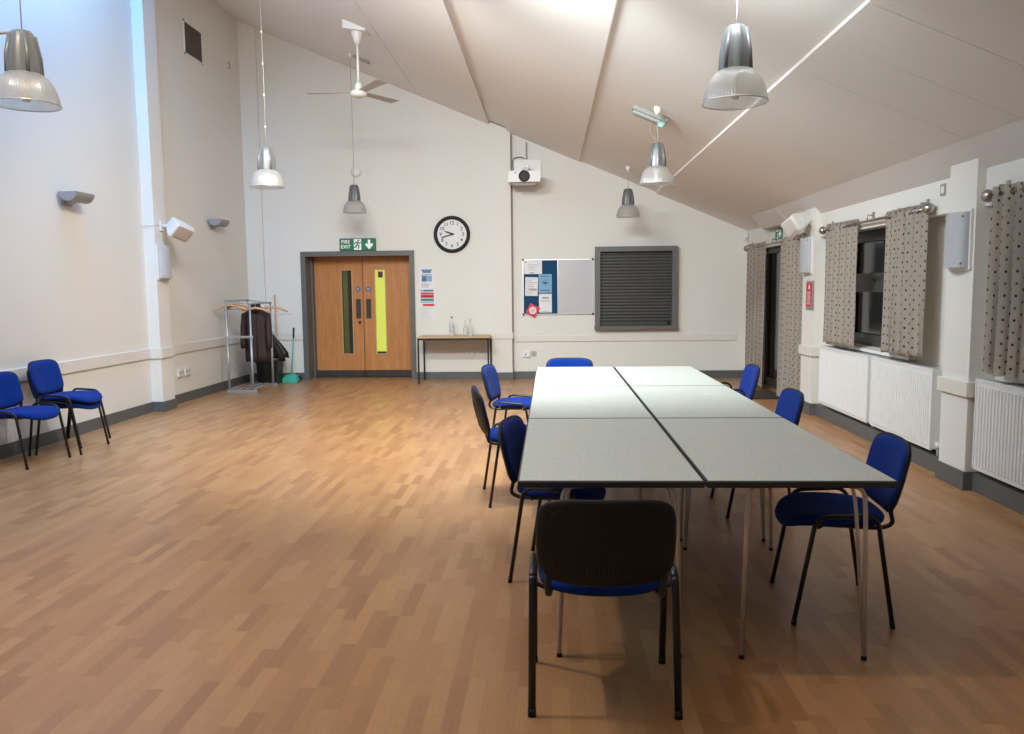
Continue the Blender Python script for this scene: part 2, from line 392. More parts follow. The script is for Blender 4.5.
M['bulk'] = mat('bulkhead_shaded', (.60, .56, .53), .8, var=.02)  # ceiling tone darkened: shade put into the colour where the lamps strike brightly
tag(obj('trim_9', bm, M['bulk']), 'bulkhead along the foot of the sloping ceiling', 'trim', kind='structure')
bm = NB()
# access hatch outline on bulkhead
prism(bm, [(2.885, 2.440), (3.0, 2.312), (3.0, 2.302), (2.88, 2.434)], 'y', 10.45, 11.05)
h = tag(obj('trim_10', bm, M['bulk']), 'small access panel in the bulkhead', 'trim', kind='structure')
# rooflight shaft
bm = NB()
box(bm, (SX1, SY0-.05, cz(SX1)), (SX1+.05, SY1+.05, 6.9)); box(bm, (SX0, SY0-.05, cz(SX1)), (SX1, SY0, 6.9)); box(bm, (SX0, SY1, cz(SX0)+.1), (SX1, SY1+.05, 6.9))
tag(obj('trim_11', bm, M['ceil']), 'rooflight shaft over the left wall', 'trim', kind='structure')

# skirting
sk = .125
bm = NB()
box(bm, (XL, YF, 0), (XL+.016, 9.645, sk)); box(bm, (XL, 9.985, 0), (XL+.016, 12.995, sk)); box(bm, (XL, 9.645, 0), (-4.784, 9.985, sk))
struct('baseboard_left', bm, M['skirt'], 'grey skirting board along the left wall')
bm = NB()
box(bm, (XL, 12.995, 0), (-4.65, YB, sk)); box(bm, (-4.65, YB-.016, 0), (-4.06, YB, sk)); box(bm, (-2.19, YB-.016, 0), (-.951, YB, sk)); box(bm, (-.951, 12.914, 0), (-.594, YB, sk)); box(bm, (-.594, YB-.016, 0), (XR, YB, sk))
struct('baseboard_back', bm, M['skirt'], 'grey skirting board along the back wall')
bm = NB()
box(bm, (3.02, YF, 0), (XR, 5.795, .13)); box(bm, (3.02, 6.21, 0), (XR, 9.215, .13)); box(bm, (2.954, 5.795, 0), (XR, 6.21, .135)); box(bm, (2.954, 9.215, 0), (XR, 9.635, .135)); box(bm, (XR-.016, 12.4, 0), (XR, YB, .125))
struct('baseboard_right', bm, M['skirt'], 'grey boxed skirting along the right wall')
# dado rails
def dado(bm, p0, p1, n, z0, z1):  # p0,p1 in xy, n normal direction
    x0, y0 = p0; x1, y1 = p1
    box(bm, (min(x0, x1, x0+n[0]*.022, x1+n[0]*.022), min(y0, y1, y0+n[1]*.022, y1+n[1]*.022), z0), (max(x0, x1, x0+n[0]*.022, x1+n[0]*.022), max(y0, y1, y0+n[1]*.022, y1+n[1]*.022), z1), bev=.005)
bm = NB(); dado(bm, (XL, YF), (XL, 9.638), (1, 0), .665, .79); dado(bm, (XL, 9.99), (XL, 13.01), (1, 0), .665, .79)
dado(bm, (-4.80, 9.64), (-4.80, 9.99), (1, 0), .665, .79); box(bm, (XL, 9.638, .665), (-4.80, 9.66, .79))
tag(obj('trim_12', bm, M['trim']), 'white dado rail along the left wall', 'trim', kind='structure')
bm = NB(); dado(bm, (-4.665, YB), (-4.06, YB), (0, -1), .67, .77); dado(bm, (-2.19, YB), (-.957, YB), (0, -1), .67, .77); dado(bm, (-.957, 12.93), (-.588, 12.93), (0, -1), .67, .77); dado(bm, (-.588, YB), (3.0, YB), (0, -1), .61, .71)
tag(obj('trim_13', bm, M['trim']), 'white dado rail along the back wall', 'trim', kind='structure')
for i, (a, b, c) in enumerate(((5.785, 6.22, 'near'), (9.205, 9.645, 'far'))):
    bm = NB(); box(bm, (2.945, a, .675), (XR-.02, b, .785), bev=.005); tag(obj('trim_%d' % (14+i), bm, M['trim']), 'white dado band round the %s right pilaster' % c, 'trim', kind='structure')
# narrow taupe strip down the wall right of pilaster
bm = NB(); box(bm, (-.606, YB-.02, .13), (-.585, YB, 3.9)); tag(obj('trim_16', bm, M['taupe']), 'thin vertical strip beside the back pilaster', 'trim', kind='structure')

# ------------------------------------------------------------------ double door
d = thing('door_1', 'double wooden fire door with narrow vision panels in a grey frame', 'door', ((DX0+DX1)/2, YB, 0)); d['kind'] = 'structure'
cx = (DX0+DX1)/2
bm = NB()
box(bm, (-4.065-cx, -.03, 0), (-3.985-cx, .37, 2.11)); box(bm, (-2.275-cx, -.03, 0), (-2.195-cx, .37, 2.11)); box(bm, (-3.985-cx, -.03, 2.03), (-2.275-cx, .37, 2.11))
box(bm, (-3.985-cx, .25, 0), (-3.955-cx, .37, 2.03)); 
obj('door_frame', bm, M['frame'], d)
YD = .37
def leaf(x0, x1, gx0, gx1, side):
    bm = NB(); g0, g1 = .40, 1.815
    box(bm, (x0, YD, .12), (gx0, YD+.045, 2.045)); box(bm, (gx1, YD, .12), (x1, YD+.045, 2.045)); box(bm, (gx0, YD, .12), (gx1, YD+.045, g0)); box(bm, (gx0, YD, g1), (gx1, YD+.045, 2.045))
    lf = obj('door_leaf', bm, M['door'], d)
    bm = NB(); box(bm, (x0+.01, YD-.004, .012), (x1-.01, YD+.04, .125)); obj('kick_plate', bm, M['kick'], lf)
    bm = NB()
    for a, b in (((gx0-.008, YD-.006, g0-.008), (gx0+.006, YD+.01, g1+.008)), ((gx1-.006, YD-.006, g0-.008), (gx1+.008, YD+.01, g1+.008)), ((gx0, YD-.006, g0-.008), (gx1, YD+.01, g0+.006)), ((gx0, YD-.006, g1-.006), (gx1, YD+.01, g1+.008))): box(bm, a, b)
    obj('glazing_bead', bm, M['beech'], lf)
    bm = NB(); box(bm, (gx0, YD+.015, g0), (gx1, YD+.025, g1)); p = obj('vision_panel', bm, M['lime'] if side else M['olive'], lf)
    if not side:
        bm = NB(); box(bm, (gx0+.105, YD+.010, g0+.01), (gx1-.008, YD+.014, g1-.01)); box(bm, (gx0+.012, YD+.010, g0+.02), (gx0+.02, YD+.014, g1-.01)); tag(obj('dark_stripe', bm, M['palecoat'], p), 'dark corridor edge seen through glass')
    else:
        bm = NB(); box(bm, (gx0+.055, YD+.009, g1-.13), (gx0+.135, YD+.014, g1-.03)); s = obj('sticker', bm, M['inkp'], p)
        bm = NB(); box(bm, (gx0+.012, YD+.010, g0+.0), (gx1-.01, YD+.014, g0+.04)); obj('panel_edge', bm, M['palecoat'], p)
    return lf
A = leaf(-3.965-cx, -3.143-cx, -3.50-cx, -3.323-cx, 0)
Bf = leaf(-3.133-cx, -2.275-cx, -2.934-cx, -2.757-cx, 1)
for lf, hx in ((A, -3.262-cx), (Bf, -3.091-cx)):
    bm = NB(); box(bm, (hx, YD-.006, 1.0), (hx+.084, YD, 1.33)); tag(obj('push_plate', bm, M['kick'], lf), 'dark push plate')
    bm = NB(); lathe(bm, [(.04, 0), (.04, -.006)], 20, c=(hx+.042, YD, 1.495), axis='y'); dd = tag(obj('fire_door_disc', bm, M['bluepr'], lf), 'round blue mandatory disc')
    bm = NB()
    for k in range(3): box(bm, (hx+.022, YD-.0085, 1.478+.012*k), (hx+.062, YD-.0065, 1.483+.012*k))
    box(bm, (hx+.0, YD-.001, 1.4), (hx+.001, YD, 1.401)); obj('disc_lettering', bm, M['paper'], lf)
bm = NB(); lathe(bm, [(.026, 0), (.026, -.012), (.015, -.02)], 16, c=(-3.205-cx, YD, .935), axis='y'); obj('lock', bm, M['kick'], A)
bm = NB(); box(bm, (-3.144-cx, YD-.003, .02), (-3.132-cx, YD+.03, 2.04)); obj('meeting_stile_gap', bm, M['woodd'], d)
# corridor beyond
# ------------------------------------------------------------------ signs on back wall
s = thing('fire_exit_sign', 'green FIRE EXIT sign with running man and down arrow above the double door', 'sign', (-3.11, YB, 2.215))
obj('sign_panel', B((-.30, -.04, -.10), (.30, -.002, .10), .012), M['sign_g'], s)
text('lettering', 'FIRE\nEXIT', .078, M['sign_w'], s, (-.195, -.043, .003), bold=.0012)
def running_man(name, parent, cx_, y, cz_, k, m1, m2, xf=None):
    bm = NB(); box(bm, (cx_-.055*k, y-.001, cz_-.08*k), (cx_+.055*k, y, cz_+.08*k)); a = obj(name, bm, m1, parent)
    bm = NB()
    lathe(bm, [(.013*k, 0), (.013*k, -.002)], 12, c=(cx_+.014*k, y-.001, cz_+.058*k), axis='y')
    for p in ([(.012, .04), (-.008, 0)], [(.008, .035), (-.03, .03), (-.045, .005)], [(.01, .03), (.035, .012), (.045, .03)], [(-.008, 0), (.022, -.022), (.01, -.06)], [(-.008, 0), (-.025, -.035), (-.052, -.045)]):
        tube(bm, [(cx_+q[0]*k, y-.002, cz_+q[1]*k) for q in p], .009*k, 6)
    obj('running_figure', bm, m2, a); return a
running_man('pictogram', s, .0, -.041, 0, 1.1, M['sign_w'], M['sign_g'])
bm = NB(); prism(bm, [(.17, .075), (.21, .075), (.21, -.0), (.232, .022), (.258, -.005), (.19, -.08), (.122, -.005), (.148, .022), (.17, 0)], 'y', -.043, -.041); obj('down_arrow', bm, M['sign_w'], s)

# clock
k = thing('wall_clock', 'large round black rimmed wall clock with white face', 'clock', (-1.572, YB, 2.357))
bm = NB(); lathe(bm, [(.292, 0), (.297, -.02), (.29, -.045), (.265, -.055), (.243, -.04), (.238, -.018)], 64, axis='y', cap=False); obj('rim', bm, M['plastic'], k)
bm = NB(); lathe(bm, [(.24, -.001), (.24, -.018)], 64, axis='y'); fc = obj('face', bm, M['paper'], k)
for i in range(1, 13):
    a = 2*pi*i/12; text('numeral', str(i), .078, M['inkb'], fc, (.182*sin(a), -.0195, .182*cos(a)), bold=.001)
bm = NB(); tube(bm, [(.03, -.024, 0), (-.09, -.024, .042)], .013, 6); tube(bm, [(-.06, -.024, .03), (-.125, -.024, .055)], .006, 6); obj('hour_hand', bm, M['inkb'], k)
bm = NB(); tube(bm, [(.035, -.028, .008), (-.165, -.028, -.048)], .0095, 6); obj('minute_hand', bm, M['inkb'], k)
bm = NB(); lathe(bm, [(.016, -.018), (.016, -.034)], 12, axis='y'); obj('centre_cap', bm, M['inkb'], k)

# wall notices
def sheet(name, label, cat, x0, z0, x1, z1, m, rows, y=YB, rot=0, group=None, parent=None):
    cx_, cz_ = (x0+x1)/2, (z0+z1)/2; w, hh = abs(x1-x0)/2, abs(z1-z0)/2
    t = thing(name, label, cat, (cx_, y, cz_), rot=(0, rot, 0), group=group)
    obj('sheet', B((-w, -.004, -hh), (w, -.0005, hh)), m, t)
    by = {}
    for (a, b, c, dd, mm) in rows: by.setdefault(mm, []).append((a, b, c, dd))
    for mm, rs in by.items():
        bm = NB()
        for (a, b, c, dd) in rs: box(bm, (-w+2*w*a, -.0052, -hh+2*hh*b), (-w+2*w*c, -.0042, -hh+2*hh*dd))
        obj({'ink': 'printed_lines', 'inkb': 'bold_print', 'red': 'red_panel', 'bluepr': 'blue_panel', 'teal': 'teal_panel', 'lblue': 'light_blue_panel', 'paper': 'white_panel'}[mm], bm, M[mm], t)
    return t
def lines(n, a=.12, c=.88, lo=.1, hi=.9, th=.02, mm='ink'):
    out = []
    for i in range(n):
        z = lo+(hi-lo)*i/max(1, n-1); out.append((a, z, a+(c-a)*random.uniform(.55, 1), z+th, mm))
    return out
sheet('wall_notice', 'white laminated notice with blue panels, topmost by the double door', 'notice', -2.115, 1.485, -1.88, 1.835, M['paper'],
      [(.12, .84, .88, .9, 'bluepr'), (.2, .74, .8, .83, 'bluepr'), (.15, .34, .50, .60, 'bluepr'), (.53, .34, .86, .60, 'lblue'), (.15, .62, .86, .68, 'lblue')]+lines(4, lo=.08, hi=.26))
sheet('fire_action_notice', 'fire action notice with red and teal bands beside the double door', 'notice', -2.115, 1.205, -1.875, 1.475, M['paper'],
      [(.05, .88, .14, .98, 'bluepr'), (.2, .88, .92, .98, 'bluepr'), (.05, .72, .95, .82, 'red'), (.05, .50, .95, .70, 'red'), (.05, .30, .95, .46, 'teal'), (.05, .2, .95, .26, 'lblue'), (.18, .0, .98, .14, 'red'), (.2, .75, .9, .77, 'paper'), (.2, .58, .9, .61, 'paper'), (.2, .36, .9, .39, 'paper')])
sheet('paper_notice', 'plain typed sheet stuck below the red and teal fire notice', 'notice', -2.14, .99, -1.855, 1.19, M['paper'], lines(6, .05, .95))

# noticeboard
nb = thing('notice_board', 'blue felt and white combination notice board beside the shutter', 'board', (.15, YB, 1.495))
obj('pin_panel', B((-.575, -.022, -.435), (-.018, -.005, .435)), M['navy'], nb)
obj('dry_wipe_panel', B((-.018, -.022, -.435), (.55, -.005, .435)), M['wboard'], nb)
bm = NB(); box(bm, (-.582, -.03, .43), (.556, -.002, .444)); box(bm, (-.582, -.03, -.444), (.556, -.002, -.43)); box(bm, (-.584, -.03, -.44), (-.570, -.002, .44)); box(bm, (.546, -.03, -.44), (.556, -.002, .44)); box(bm, (-.024, -.028, -.43), (-.012, -.002, .43)); obj('edge_frame', bm, M['alu'], nb)
for cx_, cz_ in ((-.578, .438), (-.578, -.438), (.546, .438), (.546, -.438)): obj('corner_cap', B((cx_-.015, -.034, cz_-.015), (cx_+.015, 0, cz_+.015), .004), M['plastic'], nb)
yb = YB-.023
sheet('landscape_notice', 'white landscape notice at the top left of the blue board', 'notice', -.411, 1.706, -.122, 1.919, M['paper'], [(.05, .86, .16, .94, 'lblue')]+lines(4, .2, .9, lo=.3, hi=.7)+[(.35, .05, .45, .12, 'inkb'), (.5, .05, .55, .12, 'inkb')], y=yb)
sheet('typed_letter', 'white typed letter pinned slightly askew at the left of the blue board', 'notice', -.395, 1.355, -.191, 1.655, M['paper'], lines(9)+[(.3, .3, .95, .36, 'ink')], y=yb, rot=.03)
wf = sheet('wifi_poster', 'light blue wireless poster on the blue board', 'poster', -.178, 1.403, .035, 1.703, M['lblue'], [(.15, .86, .85, .9, 'bluepr'), (.35, .66, .65, .69, 'bluepr'), (.25, .55, .75, .58, 'bluepr'), (.15, .1, .85, .16, 'bluepr')], y=yb)
bm = NB()
for rr in (.012, .03, .048): tube(bm, [(rr*sin(a), -.006, -.03+rr*cos(a)) for a in [(-.8+1.6*j/8) for j in range(9)]], .0055, 5)
obj('wireless_symbol', bm, M['inkb'], wf)
sheet('white_poster', 'white portrait poster at the lower right of the blue board', 'poster', -.174, 1.086, .033, 1.387, M['paper'], [(.25, .77, .75, .82, 'ink'), (.25, .72, .75, .75, 'ink'), (.15, .60, .85, .63, 'ink'), (.25, .05, .75, .07, 'ink')], y=yb)
t = thing('red_notice', 'red diamond card with white disc on lower edge of blue board', 'card', (-.275, yb-.014, 1.12), rot=(0, R(30), 0))
obj('card', B((-.088, -.004, -.088), (.088, 0, .088)), M['red'], t)
bm = NB(); lathe(bm, [(.058, -.004), (.058, -.0055)], 24, axis='y'); obj('white_disc', bm, M['paper'], t)
bm = NB()
for j in range(4): box(bm, (-.035+.01*(j % 2), -.007, -.03+.018*j), (.035-.008*(j % 2), -.0056, -.024+.018*j))
obj('disc_print', bm, M['red'], t)

# serving hatch shutter
sh = thing('roller_shutter', 'closed dark grey roller shutter in a deep grey frame', 'shutter', (1.378, YB, .81))
obj('jamb', B((-.65, -.138, .05), (-.57, -.001, 1.235)), M['frame'], sh); obj('jamb', B((.57, -.138, .05), (.65, -.001, 1.235)), M['frame'], sh)
obj('head', B((-.65, -.14, 1.235), (.65, -.001, 1.315)), M['frame'], sh); obj('sill', B((-.66, -.16, 0), (.66, -.001, .05)), M['frame'], sh)
bm = NB()
nsl = 22
for i in range(nsl):
    z0 = .12+(1.235-.12)*i/nsl; z1 = .12+(1.235-.12)*(i+1)/nsl
    prism(bm, [(-.034, z0), (-.040, z0+.008), (-.042, (z0+z1)/2), (-.040, z1-.008), (-.034, z1), (-.02, z1), (-.02, z0)], 'x', -.57, .57)
obj('curtain_slats', bm, M['shut'], sh)
obj('bottom_rail', B((-.57, -.055, .05), (.57, -.02, .12), .004), M['shut'], sh)
obj('lock_box', B((.50, -.075, .065), (.55, -.055, .12), .004), M['plastic'], sh)

# small back wall items
def socket(name, label, x, z, w, h2, y=YB, dbl=True, m='white', cat='socket'):
    t = thing(name, label, cat, (x, y, z)); obj('face_plate', B((-w/2, -.012, -h2/2), (w/2, -.0005, h2/2), .003), M[m], t)
    for q in ((-.25, .25) if dbl else (0,)):
        bm = NB(); box(bm, (q*w-.012, -.0135, -.018), (q*w-.006, -.0122, -.008)); box(bm, (q*w+.006, -.0135, -.018), (q*w+.012, -.0122, -.008)); box(bm, (q*w-.003, -.0135, 0), (q*w+.003, -.0122, .010))
        obj('pin_slots', bm, M['inkb'], t)
    return t
t = socket('wall_socket', 'white double socket on back wall under the beech table', -1.28, .432, .163, .09)
bm = NB(); tube(bm, arc([(.04, -.014, 0), (.045, -.045, -.01), (.035, -.04, -.075), (-.02, -.03, -.09)], .03), .0045, 6); 
o = obj('charger_lead', bm, M['white'], t)
socket('wall_socket', 'long white socket plate on back wall behind the coat rack', -4.40, 1.148, .34, .11)
socket('fused_spur', 'steel square fused spur plate low on the back wall', -.265, .417, .085, .085, dbl=False, m='sockg', cat='switch plate')
t = thing('data_box', 'white box on vertical trunking low on back wall left of steel spur plate', 'socket', (-.385, YB, .41)); obj('box', B((-.055, -.045, -.05), (.055, -.001, .05), .006), M['white'], t); obj('status_mark', B((-.02, -.047, -.02), (.0, -.045, .01)), M['ink'], t)
obj('trunking', B((-.02, -.022, -.285), (.02, -.001, -.05)), M['white'], t)
t = thing('wall_bell', 'small round white sounder high on the back wall behind hanging lamp', 'alarm', (-3.11, YB, 3.375)); bm = NB(); lathe(bm, [(.085, 0), (.085, -.02), (.05, -.045)], 28, axis='y'); obj('cover', bm, M['white'], t)
bm = NB(); lathe(bm, [(.03, -.045), (.03, -.05)], 16, axis='y'); obj('centre_boss', bm, M['white'], t)
t = thing('corner_sensor', 'small white movement sensor in back right corner under ceiling', 'sensor', (3.11, YB-.02, 2.25)); obj('housing', B((-.03, -.05, -.06), (.03, .0, .06), .012), M['white'], t); obj('lens', B((-.02, -.056, -.045), (.02, -.048, -.005), .005), M['diff'], t)

# projector
p = thing('wall_projector', 'white projector on a wall bracket beside the back pilaster', 'projector', (-.365, YB, 3.17))
obj('wall_plate', B((-.215, -.03, .11), (.24, -.001, .35), .004), M['white'], p)
bm = NB(); box(bm, (-.05, -.34, .15), (.05, -.03, .22), bev=.006); tube(bm, [(0, -.33, .07), (0, -.33, .18)], .03, 12); obj('bracket_arm', bm, M['white'], p)
bm = NB(); prism(bm, [(-.255, -.075), (.225, -.075), (.24, -.02), (.235, .085), (-.25, .095), (-.26, 0)], 'y', -.62, -.25)
bd = obj('body', bm, M['white'], p); 
bm = NB(); prism(bm, [(-.22, -.075), (.20, -.075), (.15, -.12), (-.17, -.12)], 'y', -.56, -.25); obj('underside', bm, M['taupe'], p)
bm = NB(); lathe(bm, [(.076, -.61), (.076, -.64), (.062, -.645), (.055, -.63)], 32, c=(-.012, 0, .01), axis='y'); obj('lens', bm, M['inkb'], p)
bm = NB(); lathe(bm, [(.088, -.615), (.084, -.632), (.076, -.634)], 32, c=(-.012, 0, .01), axis='y', cap=False); obj('lens_ring', bm, M['plastic'], p)
obj('sensor_window', B((-.16, -.624, .055), (-.135, -.62, .07)), M['inkb'], p)
bm = NB(); tube(bm, arc([(-.20, -.03, .15), (-.21, -.05, .37), (-.08, -.05, .39), (-.02, -.02, .36)], .06), .006, 6); obj('cable', bm, M['plastic'], p)
obj('conduit', B((-.005, -.02, .35), (.022, -.001, .62)), M['taupe'], p)

# side table with bottles
t = thing('side_table', 'narrow beech topped side table with black legs against back wall', 'table', (-1.51, 12.72, 0))
obj('table_top', B((-.57, -.31, .715), (.57, .31, .735), .004), M['beech'], t)
bm = NB(); box(bm, (-.56, -.3, .685), (.56, -.275, .714)); box(bm, (-.56, .275, .685), (.56, .3, .714)); box(bm, (-.56, -.3, .685), (-.535, .3, .714)); box(bm, (.535, -.3, .685), (.56, .3, .714)); obj('apron_frame', bm, M['tube'], t)
for sx in (-1, 1):
    for sy in (-1, 1): obj('leg', B((sx*.548-.0125, sy*.287-.0125, 0), (sx*.548+.0125, sy*.287+.0125, .69)), M['tube'], t)
t = thing('water_bottle', 'clear plastic water bottle with blue cap on the side table', 'bottle', (-1.56, 12.72, .735))
bm = NB(); lathe(bm, [(.036, 0), (.04, .008), (.04, .06), (.037, .066), (.04, .075), (.04, .19), (.036, .225), (.015, .265), (.014, .285)], 24); obj('body', bm, M['bottle2'], t)
bm = NB(); lathe(bm, [(.0412, .10), (.0412, .165)], 24, cap=False); obj('label_band', bm, M['diff'], t)
bm = NB(); lathe(bm, [(.017, .285), (.017, .31)], 16); obj('cap', bm, M['bluepr'], t)
for x, y, hgt, lab in ((-1.345, 12.76, .235, 'shorter clear glass bottle on the side table'), (-1.265, 12.72, .26, 'taller clear glass bottle at right of the side table')):
    t = thing('glass_bottle', lab, 'bottle', (x, y, .735), group='clear bottles on the side table')
    bm = NB(); lathe(bm, [(.036, 0), (.038, .01), (.038, hgt*.45), (.03, hgt*.6), (.015, hgt*.78), (.013, hgt*.97), (.016, hgt*.975), (.016, hgt)], 24); obj('body', bm, M['bottle'], t)
    bm = NB(); lathe(bm, [(.015, hgt), (.013, hgt+.012)], 12); obj('stopper', bm, M['diff'], t)

# ------------------------------------------------------------------ left wall items
def uplight(y, z, label):
    t = thing('wall_uplight', label, 'wall lamp', (XL, y, z), group='grey wall uplights')
    obj('back_plate', B((0, -.07, -.10), (.035, .07, .03), .005), M['greyp'], t)
    bm = NB(); pr_ = [(.02, .035)]+[(.02+.10*(1-cos(a)), .035-.075*sin(a)) for a in [pi*j/12 for j in range(0, 13)]]
    # half-round trough running along Y, profile in X-Z
    v = [(.03, .03)]+[(.125-.095*cos(a), .03-.095*sin(a)) for a in [pi*j/14 for j in range(1, 15)]]
    inner = [(.125+.085*cos(a), .03-.085*sin(a)) for a in [pi*j/14 for j in range(0, 15)]]
    prism(bm, v+inner, 'y', -.16, .16); obj('trough', bm, M['greyp'], t, 30)
    for yy in (-.163, .158):
        bm = NB(); prism(bm, [(.03, .03)]+[(.125-.095*cos(a), .03-.095*sin(a)) for a in [pi*j/14 for j in range(1, 15)]], 'y', yy, yy+.005)
        obj('end_plate', bm, M['greyp'], t)
    bm = NB(); prism(bm, [(0, -.10), (.10, -.06), (.03, -.02), (0, -.02)], 'y', -.055, .055); obj('arm', bm, M['greyp'], t)
uplight(8.10, 2.465, 'nearer grey half round uplight on the left wall')
uplight(11.65, 2.49, 'farther grey half round uplight beyond the left pilaster')

def speaker(loc, f, label, mirror, grm, roll=0):
    t = thing('loudspeaker', label, 'loudspeaker', loc)
    q = Vector(f).normalized().to_track_quat('-Y', 'Z')
    bm = NB()
    fr = [(-.135, -.10), (.135, -.10), (.135, .10), (-.135, .10)]; bk = [(-.075, -.06), (.075, -.06), (.075, .07), (-.075, .07)]
    vf = [bm.verts.new((x, -.12, z)) for x, z in fr]; vm = [bm.verts.new((x*1.03, -.06, z*1.05)) for x, z in fr]; vb = [bm.verts.new((x, .13, z)) for x, z in bk]
    bm.faces.new(vf); bm.faces.new(vb[::-1])
    for a, b in ((vf, vm), (vm, vb)):
        for i in range(4): bm.faces.new((a[i], a[(i+1) % 4], b[(i+1) % 4], b[i]))
    bmesh.ops.recalc_face_normals(bm, faces=bm.faces)
    bmesh.ops.bevel(bm, geom=bm.edges[:], offset=.014, segments=3, affect='EDGES')
    body = obj('cabinet', bm, M['white'], t, 40); body.rotation_mode = 'QUATERNION'; body.rotation_quaternion = q @ Quaternion((0, 1, 0), R(roll))
    bm = NB(); pad(bm, .235, .165, .012, 7, lambda x, y, z: (x, -.118-z, y)); obj('grille', bm, grm, body)
    bm = NB()
    k_ = -1 if mirror else 1; WM = .128 if mirror else .208
    tube(bm, [(k_*.0, 0, .02), (-k_*.11, .0, .03), (-k_*WM, 0, .03)], .022, 12); tube(bm, [(0, -.12, .02), (0, .12, .02)], .035, 14)
    obj('bracket', bm, M['white'], t)
    obj('wall_mount', B((-k_*WM-.01, -.05, -.03), (-k_*WM+.01, .05, .09), .006), M['white'], t)
    return t
speaker((-4.58, 9.83, 2.26), (.62, -.45, -.55), 'white loudspeaker angled down from the left pilaster', False, M['grille'], 20)
speaker((2.83, 9.40, 2.185), (-.85, -.30, -.45), 'pale loudspeaker angled out from the far right pilaster', True, M['grille_w'], -20)
bm = NB(); tube(bm, arc([(-4.79, 9.76, 2.30), (-4.81, 9.64, 2.29), (-4.93, 9.60, 2.29)], .03), .006, 6); tag(obj('speaker_cable', bm, M['white']), 'thin white cable from left loudspeaker round the pilaster edge', 'cable')

def sconce(loc, nx, label):
    t = thing('wall_sconce', label, 'wall lamp', loc, group='curved white wall sconces')
    obj('back_plate', B((min(0, nx*.02), -.15, -.215), (max(0, nx*.02), .15, .215), .004), M['white'], t)
    bm = NB(); n = 14
    pts = [(nx*(.02+.075*sin(pi*j/n)), -.135*cos(pi*j/n)) for j in range(n+1)]
    for j in range(n): pass
    prism(bm, pts, 'z', -.195, .195); obj('diffuser', bm, M['diff'], t, 40)
    bm = NB()
    for yy in (-.115, .115):
        for zz in (-.165, .165): lathe(bm, [(.007, 0), (.007, nx*.012)], 8, c=(nx*.058, yy, zz), axis='x')
    obj('screw', bm, M['sockg'], t)
sconce((-4.80, 9.815, 1.845), 1, 'curved sconce on the left pilaster under the loudspeaker')
sconce((2.97, 5.985, 1.79), -1, 'curved sconce on the near right pilaster')
sconce((2.97, 9.42, 1.82), -1, 'curved sconce on the far right pilaster under the pale loudspeaker')

t = thing('vent_grille', 'brown square vent grille high on the left wall', 'vent', (XL, 11.33, 4.93))
bm = NB()
for a, b in (((0, -.29, -.23), (.012, .29, -.205)), ((0, -.29, .205), (.012, .29, .23)), ((0, -.29, -.23), (.012, -.265, .23)), ((0, .265, -.23), (.012, .29, .23))): box(bm, a, b)
obj('frame', bm, M['white'], t)
bm = NB()
for j in range(16): z = -.2+j*.0255; prism(bm, [(-.265, z), (.265, z), (.265, z+.018), (-.265, z+.018)], 'x', .002, .010)
box(bm, (0, -.265, -.205), (.002, .265, .205)); obj('mesh', bm, M['mauve'], t)
for yy, lab in ((10.425, 'nearer white socket low on left wall past the pilaster'), (10.62, 'farther white socket low on left wall past the pilaster')):
    t = thing('wall_socket', lab, 'socket', (XL, yy, .41)); obj('face_plate', B((.0005, -.075, -.055), (.03, .075, .055), .004), M['white'], t)
    for q in (-.035, .035): obj('pin_slots', B((.031, q-.012, -.02), (.0325, q+.012, .02)), M['ink'], t)
t = thing('hook', 'tiny white hook high on the left wall beyond the vent', 'hook', (XL, 12.55, 4.95)); bm = NB(); tube(bm, arc([(0, 0, .05), (.03, 0, .03), (.03, 0, -.05), (0, 0, -.05)], .02), .008, 6); obj('loop', bm, M['taupe'], t)

